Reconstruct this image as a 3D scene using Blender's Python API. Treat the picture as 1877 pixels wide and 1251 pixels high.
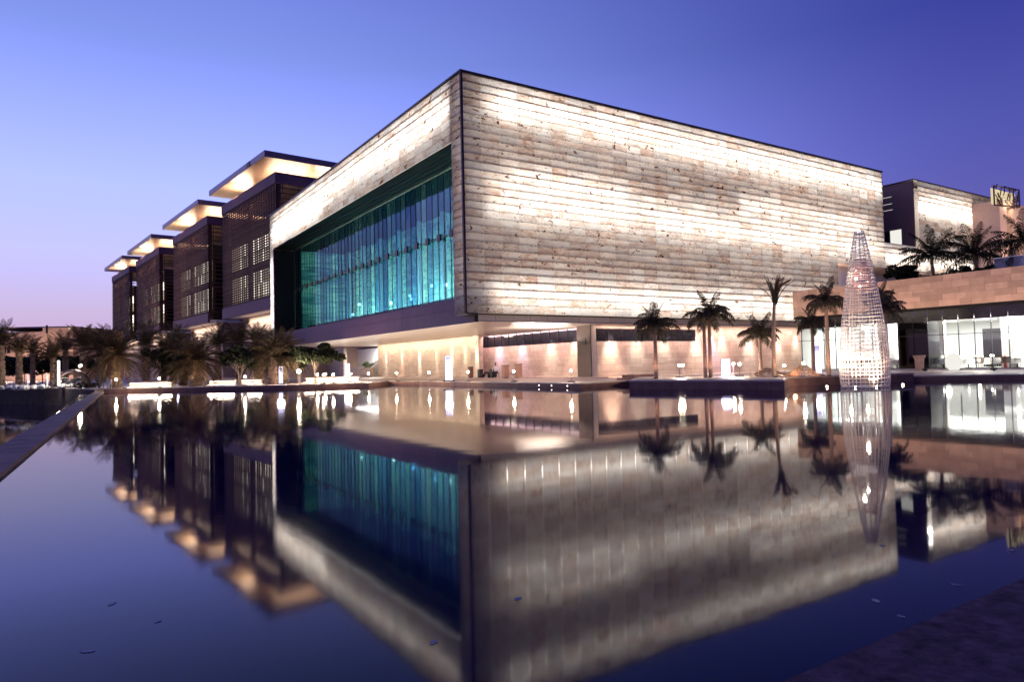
import bpy, bmesh, math, random
import numpy as np
from mathutils import Matrix, Vector
random.seed(7)
R = math.radians
sc = bpy.context.scene
for o in list(bpy.data.objects): bpy.data.objects.remove(o)
COL = sc.collection

# ------------------------------------------------------------------ camera
W, H_ = 1877, 1251
YAW, PITCH, ROLL, FPX = R(56.9905), R(1.9607), R(-1.3149), 1271.06
CAM = Vector((-22.367, -39.947, 1.5))
_f = Vector((math.cos(PITCH)*math.cos(YAW), math.cos(PITCH)*math.sin(YAW), math.sin(PITCH)))
_r = Vector((math.sin(YAW), -math.cos(YAW), 0)); _u = _r.cross(_f)
CR = math.cos(ROLL)*_r + math.sin(ROLL)*_u
CU = -math.sin(ROLL)*_r + math.cos(ROLL)*_u
cd = bpy.data.cameras.new('camera'); cam = bpy.data.objects.new('camera', cd); COL.objects.link(cam)
cd.sensor_width = 36; cd.lens = FPX/W*36; cd.clip_start = .05; cd.clip_end = 6000
M = Matrix.Identity(4)
for i in range(3):
    M[i][0] = CR[i]; M[i][1] = CU[i]; M[i][2] = -_f[i]; M[i][3] = CAM[i]
cam.matrix_world = M
sc.camera = cam

def ray(x, y): return _f + (x-W/2)/FPX*CR - (y-H_/2)/FPX*CU
def hit(x, y, ax, v):
    d = ray(x, y); t = (v-CAM[ax])/d[ax]; return CAM + d*t
def col(x, D, z):
    """point seen in image column x, at depth D along the view, standing at height z"""
    lo, hi = -2000, 3000
    for _ in range(50):
        m = (lo+hi)/2
        if (CAM + ray(x, m)*D).z > z: lo = m
        else: hi = m
    return CAM + ray(x, lo)*D

# ------------------------------------------------------------------ world, dusk sky
wd = bpy.data.worlds.new('World'); sc.world = wd; wd.use_nodes = True
nt = wd.node_tree; nt.nodes.clear()
def N(t, tree=None, **k):
    n = (tree or nt).nodes.new(t)
    for a, b in k.items(): setattr(n, a, b)
    return n
def s2l(c): return tuple(((v/255)/12.92 if v/255 <= .04045 else ((v/255+.055)/1.055)**2.4) for v in c)
def ramp(tree, stops, interp='LINEAR'):
    n = tree.nodes.new('ShaderNodeValToRGB'); cr = n.color_ramp; cr.interpolation = interp
    while len(cr.elements) < len(stops): cr.elements.new(.5)
    for e, (p, c) in zip(cr.elements, stops):
        e.position = p; e.color = (*c, 1) if len(c) == 3 else c
    return n
tc = N('ShaderNodeTexCoord'); L = nt.links.new
sep = N('ShaderNodeSeparateXYZ'); L(tc.outputs['Generated'], sep.inputs[0])
GLOW = R(57+70)
dotn = N('ShaderNodeVectorMath', operation='DOT_PRODUCT'); dotn.inputs[1].default_value = (math.cos(GLOW), math.sin(GLOW), 0)
L(tc.outputs['Generated'], dotn.inputs[0])
mr = N('ShaderNodeMapRange', interpolation_type='SMOOTHSTEP'); mr.inputs[1].default_value = -.30; mr.inputs[2].default_value = .67
L(dotn.outputs['Value'], mr.inputs[0])
glow = ramp(nt, [(0, s2l((198, 156, 208))), (.075, s2l((204, 184, 226))), (.15, (.58, .58, 1.1)), (.235, (.48, .57, 1.7)),
                 (.40, s2l((131, 152, 240))), (.62, s2l((84, 92, 205))), (1, s2l((52, 58, 160)))])
far = ramp(nt, [(0, s2l((112, 98, 176))), (.12, s2l((102, 98, 182))), (.27, s2l((80, 84, 174))), (.40, s2l((54, 62, 157))), (.65, s2l((46, 50, 138))), (1, s2l((42, 46, 130)))])
L(sep.outputs[2], glow.inputs[0]); L(sep.outputs[2], far.inputs[0])
mx = N('ShaderNodeMix', data_type='RGBA'); L(mr.outputs[0], mx.inputs[0]); L(far.outputs[0], mx.inputs[6]); L(glow.outputs[0], mx.inputs[7])
# the physical twilight sky (sun just under the horizon) under the graded colours
sky = N('ShaderNodeTexSky', sky_type='NISHITA'); sky.sun_disc = False
sky.sun_elevation = R(-2); sky.sun_rotation = math.pi/2-GLOW
bg = N('ShaderNodeBackground'); bg.inputs[1].default_value = 1.0
bg2 = N('ShaderNodeBackground'); bg2.inputs[1].default_value = .05
add = N('ShaderNodeAddShader'); wo = N('ShaderNodeOutputWorld')
L(mx.outputs[2], bg.inputs[0]); L(sky.outputs[0], bg2.inputs[0]); L(bg.outputs[0], add.inputs[0]); L(bg2.outputs[0], add.inputs[1]); L(add.outputs[0], wo.inputs[0])

# afterglow of the set sun
sd = bpy.data.lights.new('sun', 'SUN'); sd.energy = .08; sd.angle = R(25); sd.color = (1, .72, .75)
so = bpy.data.objects.new('sun', sd); COL.objects.link(so)
so.rotation_euler = Vector((math.cos(GLOW), math.sin(GLOW), .12)).to_track_quat('Z', 'Y').to_euler()

sc.view_settings.view_transform = 'Standard'; sc.view_settings.look = 'None'
sc.view_settings.exposure = 0; sc.view_settings.gamma = 1; sc.view_settings.use_curve_mapping = False
sc.render.engine = 'CYCLES'
cy = sc.cycles
cy.use_denoising = True
cy.max_bounces = 6; cy.diffuse_bounces = 3; cy.glossy_bounces = 4; cy.transmission_bounces = 4; cy.transparent_max_bounces = 12
cy.sample_clamp_indirect = 4.0; cy.caustics_reflective = False; cy.caustics_refractive = False

# ------------------------------------------------------------------ materials
MATS = {}
def mk(name):
    m = bpy.data.materials.new(name); m.use_nodes = True; t = m.node_tree; t.nodes.clear()
    out = t.nodes.new('ShaderNodeOutputMaterial'); return m, t, out
def pb(t, col=(.5, .5, .5), rough=.6, metal=0, ior=1.45):
    p = t.nodes.new('ShaderNodeBsdfPrincipled')
    p.inputs['Base Color'].default_value = (*col, 1); p.inputs['Roughness'].default_value = rough
    p.inputs['Metallic'].default_value = metal; p.inputs['IOR'].default_value = ior
    return p
def plain(name, c, rough=.6, metal=0, var=.15, scale=3.0, bump=0.0, objrnd=.0, stretch=(1, 1, 1), c2=None, spec=.5):
    """noise-varied surface; objrnd = value change from object to object"""
    m, t, out = mk(name); p = pb(t, c, rough, metal); p.inputs['Specular IOR Level'].default_value = spec; l = t.links.new
    g = t.nodes.new('ShaderNodeNewGeometry')
    mp = t.nodes.new('ShaderNodeMapping'); mp.inputs['Scale'].default_value = stretch
    l(g.outputs['Position'], mp.inputs[0])
    n = t.nodes.new('ShaderNodeTexNoise'); n.inputs['Scale'].default_value = scale; n.inputs['Detail'].default_value = 6; n.inputs['Roughness'].default_value = .65
    l(mp.outputs[0], n.inputs['Vector'])
    hi = tuple(min(1, v*(1+var)) for v in c) if c2 is None else c2
    lo = tuple(v*(1-var) for v in c)
    r = ramp(t, [(.3, lo), (.7, hi)]); l(n.outputs['Fac'], r.inputs[0])
    last = r.outputs[0]
    if objrnd:
        oi = t.nodes.new('ShaderNodeObjectInfo')
        mr_ = t.nodes.new('ShaderNodeMapRange'); mr_.inputs[3].default_value = 1-objrnd; mr_.inputs[4].default_value = 1+objrnd*.6
        l(oi.outputs['Random'], mr_.inputs[0])
        hs = t.nodes.new('ShaderNodeHueSaturation'); l(mr_.outputs[0], hs.inputs['Value']); l(last, hs.inputs['Color']); last = hs.outputs[0]
    l(last, p.inputs['Base Color'])
    if bump:
        b = t.nodes.new('ShaderNodeBump'); b.inputs['Strength'].default_value = bump; b.inputs['Distance'].default_value = .02
        l(n.outputs['Fac'], b.inputs['Height']); l(b.outputs[0], p.inputs['Normal'])
    l(p.outputs[0], out.inputs[0]); MATS[name] = m; return m
def emis(name, c, s):
    m, t, out = mk(name); e = t.nodes.new('ShaderNodeEmission'); e.inputs[0].default_value = (*c, 1); e.inputs[1].default_value = s
    t.links.new(e.outputs[0], out.inputs[0]); MATS[name] = m; return m
def glass(name, tint=(1, 1, 1), refl=1.0, rnd=0.0, rough=.02, tint2=None, ior=1.5):
    m, t, out = mk(name); l = t.links.new
    tr = t.nodes.new('ShaderNodeBsdfTransparent'); tr.inputs[0].default_value = (*tint, 1)
    gl = t.nodes.new('ShaderNodeBsdfGlossy'); gl.inputs['Roughness'].default_value = rough
    fr = t.nodes.new('ShaderNodeFresnel'); fr.inputs[0].default_value = ior
    mu = t.nodes.new('ShaderNodeMath'); mu.operation = 'MULTIPLY'; mu.inputs[1].default_value = refl; l(fr.outputs[0], mu.inputs[0])
    ms = t.nodes.new('ShaderNodeMixShader'); l(mu.outputs[0], ms.inputs[0]); l(tr.outputs[0], ms.inputs[1]); l(gl.outputs[0], ms.inputs[2])
    if tint2:
        oi = t.nodes.new('ShaderNodeObjectInfo'); rr = ramp(t, [(0, tint), (.45, tuple((a+b)/2 for a, b in zip(tint, tint2))), (1, tint2)]); l(oi.outputs['Random'], rr.inputs[0]); l(rr.outputs[0], tr.inputs[0])
    l(ms.outputs[0], out.inputs[0]); MATS[name] = m; return m

def stone_panel_mat():
    m, t, out = mk('backlit_stone'); l = t.links.new
    g = t.nodes.new('ShaderNodeNewGeometry'); at = t.nodes.new('ShaderNodeAttribute'); at.attribute_name = 'pr'
    sx = t.nodes.new('ShaderNodeSeparateXYZ'); l(at.outputs['Vector'], sx.inputs[0])
    off = t.nodes.new('ShaderNodeVectorMath'); off.operation = 'SCALE'; off.inputs['Scale'].default_value = 40; l(at.outputs['Vector'], off.inputs[0])
    ps = t.nodes.new('ShaderNodeVectorMath'); ps.operation = 'ADD'; l(g.outputs['Position'], ps.inputs[0]); l(off.outputs[0], ps.inputs[1])
    n1 = t.nodes.new('ShaderNodeTexNoise'); n1.inputs['Scale'].default_value = 1.1; n1.inputs['Detail'].default_value = 8; n1.inputs['Roughness'].default_value = .6; n1.inputs['Distortion'].default_value = 1.2
    mp = t.nodes.new('ShaderNodeMapping'); mp.inputs['Scale'].default_value = (1, 1, 2.2); mp.inputs['Rotation'].default_value = (.3, .5, 0); l(ps.outputs[0], mp.inputs[0]); l(mp.outputs[0], n1.inputs['Vector'])
    # pale vein lines
    mad = t.nodes.new('ShaderNodeMath'); mad.operation = 'MULTIPLY_ADD'; mad.inputs[1].default_value = .26; mad.inputs[2].default_value = -.08; l(sx.outputs[0], mad.inputs[0])
    ad = t.nodes.new('ShaderNodeMath'); ad.operation = 'ADD'; l(mad.outputs[0], ad.inputs[0]); l(n1.outputs['Fac'], ad.inputs[1])
    r = ramp(t, [(.26, (.52, .34, .25)), (.40, (.71, .55, .45)), (.53, (.81, .71, .62)), (.74, (.89, .86, .81))]); l(ad.outputs[0], r.inputs[0])
    # rust brown flecks and streaks
    n2 = t.nodes.new('ShaderNodeTexNoise'); n2.inputs['Scale'].default_value = .85; n2.inputs['Detail'].default_value = 4; n2.inputs['Roughness'].default_value = .5; n2.inputs['Distortion'].default_value = 1.1
    mp2 = t.nodes.new('ShaderNodeMapping'); mp2.inputs['Scale'].default_value = (1.5, 1.5, 2.6); mp2.inputs['Rotation'].default_value = (.2, .9, .4); l(ps.outputs[0], mp2.inputs[0]); l(mp2.outputs[0], n2.inputs['Vector'])
    r2 = ramp(t, [(.635, (0, 0, 0)), (.68, (1, 1, 1))]); l(n2.outputs['Fac'], r2.inputs[0])
    mxx = t.nodes.new('ShaderNodeMix'); mxx.data_type = 'RGBA'; l(r2.outputs[0], mxx.inputs[0]); l(r.outputs[0], mxx.inputs[6]); mxx.inputs[7].default_value = (.16, .075, .045, 1)
    # thin dark cracks
    n3 = t.nodes.new('ShaderNodeTexNoise'); n3.inputs['Scale'].default_value = .9; n3.inputs['Detail'].default_value = 7; n3.inputs['Distortion'].default_value = 1.0; l(mp2.outputs[0], n3.inputs['Vector'])
    r3 = ramp(t, [(.485, (1, 1, 1)), (.498, (.35, .25, .2)), (.503, (.35, .25, .2)), (.515, (1, 1, 1))]); l(n3.outputs['Fac'], r3.inputs[0])
    gate = t.nodes.new('ShaderNodeMath'); gate.operation = 'GREATER_THAN'; gate.inputs[1].default_value = .72; l(sx.outputs[1], gate.inputs[0])
    m3 = t.nodes.new('ShaderNodeMix'); m3.data_type = 'RGBA'; m3.blend_type = 'MULTIPLY'; l(gate.outputs[0], m3.inputs[0]); l(mxx.outputs[2], m3.inputs[6]); l(r3.outputs[0], m3.inputs[7])
    df = t.nodes.new('ShaderNodeBsdfDiffuse'); tl = t.nodes.new('ShaderNodeBsdfTranslucent'); l(m3.outputs[2], df.inputs[0])
    # how much light each slab lets through differs (thickness)
    thr = t.nodes.new('ShaderNodeMapRange'); thr.inputs[3].default_value = .27; thr.inputs[4].default_value = .41; l(sx.outputs[2], thr.inputs[0])
    tm = t.nodes.new('ShaderNodeVectorMath'); tm.operation = 'SCALE'; l(m3.outputs[2], tm.inputs[0]); l(thr.outputs[0], tm.inputs['Scale']); l(tm.outputs[0], tl.inputs[0])
    ms = t.nodes.new('ShaderNodeMixShader'); ms.inputs[0].default_value = .72; l(df.outputs[0], ms.inputs[1]); l(tl.outputs[0], ms.inputs[2])
    l(ms.outputs[0], out.inputs[0]); MATS['backlit_stone'] = m; return m
stone_panel_mat()

def water_mat(name, deep):
    m, t, out = mk(name); l = t.links.new; g = t.nodes.new('ShaderNodeNewGeometry')
    n = t.nodes.new('ShaderNodeTexNoise'); n.inputs['Scale'].default_value = 14; n.inputs['Detail'].default_value = 3; l(g.outputs['Position'], n.inputs['Vector'])
    r = ramp(t, [(.5, deep), (.8, tuple(v*1.8 for v in deep))]); l(n.outputs['Fac'], r.inputs[0])
    df = t.nodes.new('ShaderNodeBsdfDiffuse'); l(r.outputs[0], df.inputs[0])
    w = t.nodes.new('ShaderNodeTexNoise'); w.inputs['Scale'].default_value = 1.3; w.inputs['Detail'].default_value = 2; l(g.outputs['Position'], w.inputs['Vector'])
    b = t.nodes.new('ShaderNodeBump'); b.inputs['Strength'].default_value = .045; b.inputs['Distance'].default_value = .02; l(w.outputs['Fac'], b.inputs['Height'])
    gl = t.nodes.new('ShaderNodeBsdfGlossy'); rn = t.nodes.new('ShaderNodeTexNoise'); rn.inputs['Scale'].default_value = .16; rn.inputs['Detail'].default_value = 3; l(g.outputs['Position'], rn.inputs['Vector']); rq = t.nodes.new('ShaderNodeMapRange'); rq.inputs[1].default_value = .35; rq.inputs[2].default_value = .65; rq.inputs[3].default_value = .027; rq.inputs[4].default_value = .06; l(rn.outputs['Fac'], rq.inputs[0]); l(rq.outputs[0], gl.inputs['Roughness']); gl.inputs[0].default_value = (1, 1, 1, 1); l(b.outputs[0], gl.inputs['Normal'])
    fr = t.nodes.new('ShaderNodeFresnel'); fr.inputs[0].default_value = 1.175
    ms = t.nodes.new('ShaderNodeMixShader'); l(fr.outputs[0], ms.inputs[0]); l(df.outputs[0], ms.inputs[1]); l(gl.outputs[0], ms.inputs[2])
    l(ms.outputs[0], out.inputs[0]); MATS[name] = m
water_mat('pool_water', (.001, .001, .03)); water_mat('lower_water', (.001, .001, .02))

plain('ashlar', (.50, .40, .315), .75, var=.12, scale=2.5, bump=.15, objrnd=.14)
plain('wall_back', (.30, .235, .185), .85)
plain('fascia_stone', (.50, .33, .235), .75, var=.12, scale=2.0, bump=.15, objrnd=.25)
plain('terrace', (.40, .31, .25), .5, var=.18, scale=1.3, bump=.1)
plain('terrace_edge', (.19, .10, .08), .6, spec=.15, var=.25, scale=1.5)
plain('near_paving', (.11, .065, .075), .9, spec=.1, var=.55, scale=9.0, bump=.2)
plain('weir_stone', (.30, .20, .15), .9, spec=.15, var=.28, scale=1.4, bump=.2)
plain('quay_stone', (.06, .045, .038), .9, spec=.1, var=.3, scale=1.2, bump=.3)
plain('ground', (.30, .25, .20), .8, var=.2, scale=.2)
plain('rear_side', (.22, .13, .10), .6, .0, spec=.3, var=.15, stretch=(1, .2, 6))
plain('bronze', (.055, .035, .032), .4, .6, var=.2)
plain('dark_metal', (.02, .019, .02), .4, .5)
plain('black', (.008, .008, .009), .5)
plain('purple_panel', (.125, .072, .125), .5, .0, spec=.25, var=.06, objrnd=.06)
plain('soffit', (.60, .52, .45), .28, .75, var=.08, scale=1.2, stretch=(.15, 6, 1))
plain('soffit_dark', (.012, .011, .011), .6, .0, spec=.2)
plain('beam_panel', (.52, .44, .36), .45, .2, var=.05, objrnd=.08)
plain('white_wall', (.8, .79, .77), .7, var=.04)
plain('office_panel', (.15, .085, .115), .6, .0, spec=.2, var=.1, scale=1.0, stretch=(1, 1, 3))
plain('office_slat', (.13, .075, .06), .8, .0, var=.2, objrnd=.3, spec=.1)
plain('office_wall', (.025, .02, .022), .6)
plain('canopy_edge', (.17, .12, .15), .4, .3, var=.05)
plain('canopy_soffit', (.60, .42, .30), .32, .35, var=.12, scale=1.5, stretch=(8, .3, 1))
plain('frame_dark', (.016, .015, .017), .35, .4)
plain('frame_grey', (.22, .22, .27), .6)
plain('steel', (.45, .43, .42), .35, .8)
plain('lamp_post', (.42, .38, .34), .45, .4)
plain('rail', (.10, .08, .07), .5, .5)
plain('date_trunk', (.20, .125, .08), .9, var=.45, scale=9, bump=.8)
plain('royal_trunk', (.30, .19, .13), .8, var=.3, scale=5, bump=.3, stretch=(1, 1, 4))
plain('tree_bark', (.22, .16, .12), .85, var=.35, scale=12, bump=.5)
plain('pink_stone', (.58, .40, .32), .75, var=.08)
plain('far_wall', (.42, .29, .235), .8, var=.08, scale=.5)
plain('window_dark', (.012, .012, .016), .08, 0)
plain('rock', (.55, .50, .45), .85, var=.25, scale=3, bump=.5)
plain('wicker', (.30, .16, .085), .6, var=.3, scale=8)
plain('white_paint', (.8, .8, .8), .5, var=.03)
plain('wire', (.82, .70, .60), .4, .2, var=.1, scale=2)
plain('red_paint', (.55, .02, .012), .3)
plain('terracotta', (.42, .27, .19), .7)
plain('cloth', (.78, .76, .73), .85)
plain('chair_brown', (.12, .08, .06), .6)
plain('floor_pale', (.45, .43, .40), .35)
plain('column_white', (.82, .81, .80), .6, var=.02)
plain('skin', (.16, .09, .06), .5); plain('shirt', (.75, .73, .72), .8); plain('trousers', (.015, .015, .02), .8)
plain('hedge', (.03, .038, .018), .9, var=.5, scale=5)
plain('leaf_float', (.10, .12, .22), .5, var=.2)
emis('globe', (1, .86, .66), 90)
emis('globe_soft', (1, .9, .76), 22)
emis('sign_face', (.80, .74, 1), 2.6)
emis('strip_warm', (1, .86, .7), 10)
emis('strip_white', (1, .97, .92), 7)
emis('side_light', (1, .97, .9), .9)
def room_mat(name, c, lo, hi):
    m, t, out = mk(name); l = t.links.new; e = t.nodes.new('ShaderNodeEmission'); e.inputs[0].default_value = (*c, 1)
    oi = t.nodes.new('ShaderNodeObjectInfo'); q = t.nodes.new('ShaderNodeMapRange'); q.inputs[3].default_value = lo; q.inputs[4].default_value = hi; l(oi.outputs['Random'], q.inputs[0]); l(q.outputs[0], e.inputs[1]); l(e.outputs[0], out.inputs[0]); MATS[name] = m
room_mat('office_light', (1, .90, .72), .3, 4.0)
emis('office_dim', (.9, .70, .45), .8)
emis('screen_blue', (.45, .6, 1), 2.0)
emis('pool_spot', (1, .85, .68), 120)
glass('clear_glass', (.93, .96, .95), 1.0)
glass('rail_glass', (.55, .62, .66), 1.3)
glass('blue_glass', (.25, .32, .6), 1.6)
glass('teal_glass', (.11, .31, .50), .4, tint2=(.38, .62, .68))
glass('dark_glass', (.05, .05, .06), 1.0)

def leaf_mat(name, c, tl=.3):
    m, t, out = mk(name); l = t.links.new; oi = t.nodes.new('ShaderNodeNewGeometry')
    r = ramp(t, [(0, tuple(v*.55 for v in c)), (.6, c), (1, tuple(min(1, v*1.7) for v in c))]); l(oi.outputs['Random Per Island'], r.inputs[0])
    d = t.nodes.new('ShaderNodeBsdfDiffuse'); k = t.nodes.new('ShaderNodeBsdfTranslucent'); l(r.outputs[0], d.inputs[0]); l(r.outputs[0], k.inputs[0])
    s = t.nodes.new('ShaderNodeMixShader'); s.inputs[0].default_value = tl; l(d.outputs[0], s.inputs[1]); l(k.outputs[0], s.inputs[2]); l(s.outputs[0], out.inputs[0]); MATS[name] = m
leaf_mat('date_leaf', (.085, .062, .036)); leaf_mat('royal_leaf', (.070, .058, .040)); leaf_mat('coco_leaf', (.030, .035, .022)); leaf_mat('broad_leaf', (.040, .045, .026)); leaf_mat('dry_leaf', (.20, .085, .035))

# hall wall: swirl of light painted into its colour as pale and teal ribbons
def light_swirl_mat():
    m, t, out = mk('light_swirl_paint'); l = t.links.new; p = pb(t, (.3, .6, .55), .7)
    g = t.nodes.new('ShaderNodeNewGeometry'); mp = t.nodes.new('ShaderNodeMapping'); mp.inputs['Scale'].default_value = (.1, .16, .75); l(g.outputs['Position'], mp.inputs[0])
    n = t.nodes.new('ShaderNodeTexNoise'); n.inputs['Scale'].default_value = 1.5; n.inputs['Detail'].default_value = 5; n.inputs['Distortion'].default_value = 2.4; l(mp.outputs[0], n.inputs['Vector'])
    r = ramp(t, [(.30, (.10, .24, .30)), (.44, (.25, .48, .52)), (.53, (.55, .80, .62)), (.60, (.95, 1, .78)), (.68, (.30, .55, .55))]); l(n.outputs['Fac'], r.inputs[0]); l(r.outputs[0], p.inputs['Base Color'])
    l(p.outputs[0], out.inputs[0]); MATS['light_swirl_paint'] = m
light_swirl_mat()

# ------------------------------------------------------------------ helpers
WM = {}
def tag(o, label=None, cat=None, group=None, kind=None):
    if label: o['label'] = label
    if cat: o['category'] = cat
    if group: o['group'] = group
    if kind: o['kind'] = kind
    return o
def attach(o, p):
    if p is None: return o
    o.parent = p
    m = WM.get(p.name)
    if m is not None: o.matrix_parent_inverse = m.inverted()
    return o
def thing(name, label, cat, loc=(0, 0, 0), rotz=0, group=None, local=False):
    o = bpy.data.objects.new(name, None); COL.objects.link(o)
    o.empty_display_size = .2; o.location = loc; o.rotation_euler = (0, 0, rotz)
    if not local: WM[o.name] = Matrix.Translation(loc) @ Matrix.Rotation(rotz, 4, 'Z')
    return tag(o, label, cat, group)
class MB:
    def __init__(s): s.v = []; s.f = []
    def quad(s, a, b, c, d):
        i = len(s.v); s.v += [tuple(a), tuple(b), tuple(c), tuple(d)]; s.f.append((i, i+1, i+2, i+3)); return s
    def tri(s, a, b, c):
        i = len(s.v); s.v += [tuple(a), tuple(b), tuple(c)]; s.f.append((i, i+1, i+2)); return s
    def box(s, lo, hi):
        i = len(s.v); (a, b, c), (d, e, f) = lo, hi
        s.v += [(a, b, c), (d, b, c), (d, e, c), (a, e, c), (a, b, f), (d, b, f), (d, e, f), (a, e, f)]
        s.f += [tuple(i+k for k in q) for q in ((0, 3, 2, 1), (4, 5, 6, 7), (0, 1, 5, 4), (1, 2, 6, 5), (2, 3, 7, 6), (3, 0, 4, 7))]; return s
    def prism(s, poly, z0, z1):
        i = len(s.v); n = len(poly)
        s.v += [(p[0], p[1], z0) for p in poly] + [(p[0], p[1], z1) for p in poly]
        s.f.append(tuple(i+n+k for k in range(n))); s.f.append(tuple(i+n-1-k for k in range(n)))
        for k in range(n): s.f.append((i+k, i+(k+1) % n, i+n+(k+1) % n, i+n+k))
        return s
    def tube(s, pts, rad, n=6, cap=True):
        pts = [Vector(p) for p in pts]; rad = rad if isinstance(rad, (list, tuple)) else [rad]*len(pts)
        base = len(s.v)
        for k, p in enumerate(pts):
            d = (pts[min(k+1, len(pts)-1)]-pts[max(k-1, 0)]).normalized()
            a = d.cross(Vector((0, 0, 1)) if abs(d.z) < .95 else Vector((1, 0, 0))).normalized(); b = d.cross(a)
            for j in range(n):
                t = 2*math.pi*j/n; q = p+(a*math.cos(t)+b*math.sin(t))*rad[k]; s.v.append(tuple(q))
        for k in range(len(pts)-1):
            for j in range(n):
                s.f.append((base+k*n+j, base+k*n+(j+1) % n, base+(k+1)*n+(j+1) % n, base+(k+1)*n+j))
        if cap:
            s.f.append(tuple(base+j for j in range(n))[::-1]); s.f.append(tuple(base+(len(pts)-1)*n+j for j in range(n)))
        return s
    def lathe(s, prof, n=12, c=(0, 0)):
        base = len(s.v)
        for r, z in prof:
            for j in range(n):
                t = 2*math.pi*j/n; s.v.append((c[0]+r*math.cos(t), c[1]+r*math.sin(t), z))
        for k in range(len(prof)-1):
            for j in range(n): s.f.append((base+k*n+j, base+k*n+(j+1) % n, base+(k+1)*n+(j+1) % n, base+(k+1)*n+j))
        s.f.append(tuple(base+j for j in range(n))[::-1]); s.f.append(tuple(base+(len(prof)-1)*n+j for j in range(n))); return s
    def sphere(s, c, r, n=10, m=7):
        return s.ell(c, (r, r, r), n, m)
    def ell(s, c, r, n=10, m=7):
        base = len(s.v)
        for i in range(m+1):
            a = -math.pi/2+math.pi*i/m
            for j in range(n):
                t = 2*math.pi*j/n
                s.v.append((c[0]+r[0]*math.cos(a)*math.cos(t), c[1]+r[1]*math.cos(a)*math.sin(t), c[2]+r[2]*math.sin(a)))
        for i in range(m):
            for j in range(n): s.f.append((base+i*n+j, base+i*n+(j+1) % n, base+(i+1)*n+(j+1) % n, base+(i+1)*n+j))
        return s
    def mesh(s, name, mat, smooth=False):
        me = bpy.data.meshes.new(name); me.from_pydata(s.v, [], s.f); me.update()
        me.materials.append(MATS[mat])
        if smooth: me.polygons.foreach_set('use_smooth', [True]*len(me.polygons))
        return me
    def build(s, name, mat, parent=None, kind=None, smooth=False):
        o = bpy.data.objects.new(name, s.mesh(name, mat, smooth)); COL.objects.link(o); attach(o, parent)
        if kind: o['kind'] = kind
        return o
UB = {}
def piece(name, mat, c, size, parent=None, rot=None):
    """a box-shaped piece that shares its mesh with all pieces of that material"""
    if mat not in UB: UB[mat] = MB().box((-.5, -.5, -.5), (.5, .5, .5)).mesh('piece_'+mat, mat)
    o = bpy.data.objects.new(name, UB[mat]); COL.objects.link(o); o.location = c; o.scale = size
    if rot: o.rotation_euler = rot
    return attach(o, parent)
def inst(name, me, loc, parent=None, rot=(0, 0, 0), scale=1):
    o = bpy.data.objects.new(name, me); COL.objects.link(o); o.location = loc; o.rotation_euler = rot
    o.scale = (scale,)*3 if not isinstance(scale, (tuple, list)) else scale
    return attach(o, parent)
def copy_tree(o, parent=None):
    c = o.copy(); COL.objects.link(c); c.parent = parent
    for ch in list(o.children):
        copy_tree(ch, c)
    return c
def box(name, mat, lo, hi, parent=None, kind=None): return MB().box(lo, hi).build(name, mat, parent, kind)
def lamp(kind, name, loc, parent, power, color=(1, 1, 1), direction=None, **k):
    d = bpy.data.lights.new(name, kind); d.energy = power; d.color = color
    for a, b in k.items(): setattr(d, a, b)
    o = bpy.data.objects.new(name, d); COL.objects.link(o); o.location = loc
    if direction is not None: o.rotation_euler = Vector(direction).to_track_quat('-Z', 'Y').to_euler()
    return attach(o, parent)
def area(name, loc, parent, power, color, direction, sx, sy):
    """sx along the horizontal, sy across"""
    d = bpy.data.lights.new(name, 'AREA'); d.shape = 'RECTANGLE'; d.size = sx; d.size_y = sy; d.energy = power; d.color = color
    o = bpy.data.objects.new(name, d); COL.objects.link(o)
    z = -Vector(direction).normalized()
    if abs(z.z) < .9: x = Vector((0, 0, 1)).cross(z).normalized()
    else: x = (Vector((1, 0, 0)) if abs(z.y) > abs(z.x) else Vector((0, 1, 0))); x = (x-z*x.dot(z)).normalized()
    y = z.cross(x)
    m = Matrix.Identity(4)
    for i in range(3): m[i][0] = x[i]; m[i][1] = y[i]; m[i][2] = z[i]
    o.rotation_euler = m.to_euler(); o.location = loc
    return attach(o, parent)
def ashlar(parent, mat, axis, plane, s0, s1, z0, z1, out, holes=(), bw=(.7, 1.5), rh=(.36, .62), name='stone_block', gap=.014):
    """courses of uneven stone blocks on the plane axis=plane; out = sign of the outward normal"""
    z = z0; n = 0
    while z < z1-.08:
        h = random.uniform(*rh)
        if z+h > z1-.2: h = z1-z
        s = s0+random.uniform(-.5, 0)
        while s < s1-.02:
            w = random.uniform(*bw); a, b = max(s, s0), min(s+w, s1); s += w
            if b-a < .1: continue
            cuts = [(z, z+h)]
            if random.random() < .22 and h > .4: k = z+h*random.uniform(.35, .65); cuts = [(z, k), (k, z+h)]
            for (c, d) in cuts:
                parts = [(a, b, c, d)]
                for (ha, hb, hc, hd) in holes:
                    nxt = []
                    for (p, q, e, f) in parts:
                        if q <= ha or p >= hb or f <= hc or e >= hd: nxt.append((p, q, e, f)); continue
                        if e < hc: nxt.append((p, q, e, hc))
                        if f > hd: nxt.append((p, q, hd, f))
                        e2, f2 = max(e, hc), min(f, hd)
                        if p < ha: nxt.append((p, ha, e2, f2))
                        if q > hb: nxt.append((hb, q, e2, f2))
                    parts = nxt
                for (p, q, e, f) in parts:
                    if q-p < .06 or f-e < .05: continue
                    t = random.uniform(.028, .045)
                    cc = plane+out*(t/2-.01)
                    if axis == 0: piece(name, mat, (cc, (p+q)/2, (e+f)/2), (t, q-p-gap, f-e-gap), parent)
                    else: piece(name, mat, ((p+q)/2, cc, (e+f)/2), (q-p-gap, t, f-e-gap), parent)
                    n += 1
        z += h
    return n

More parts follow.
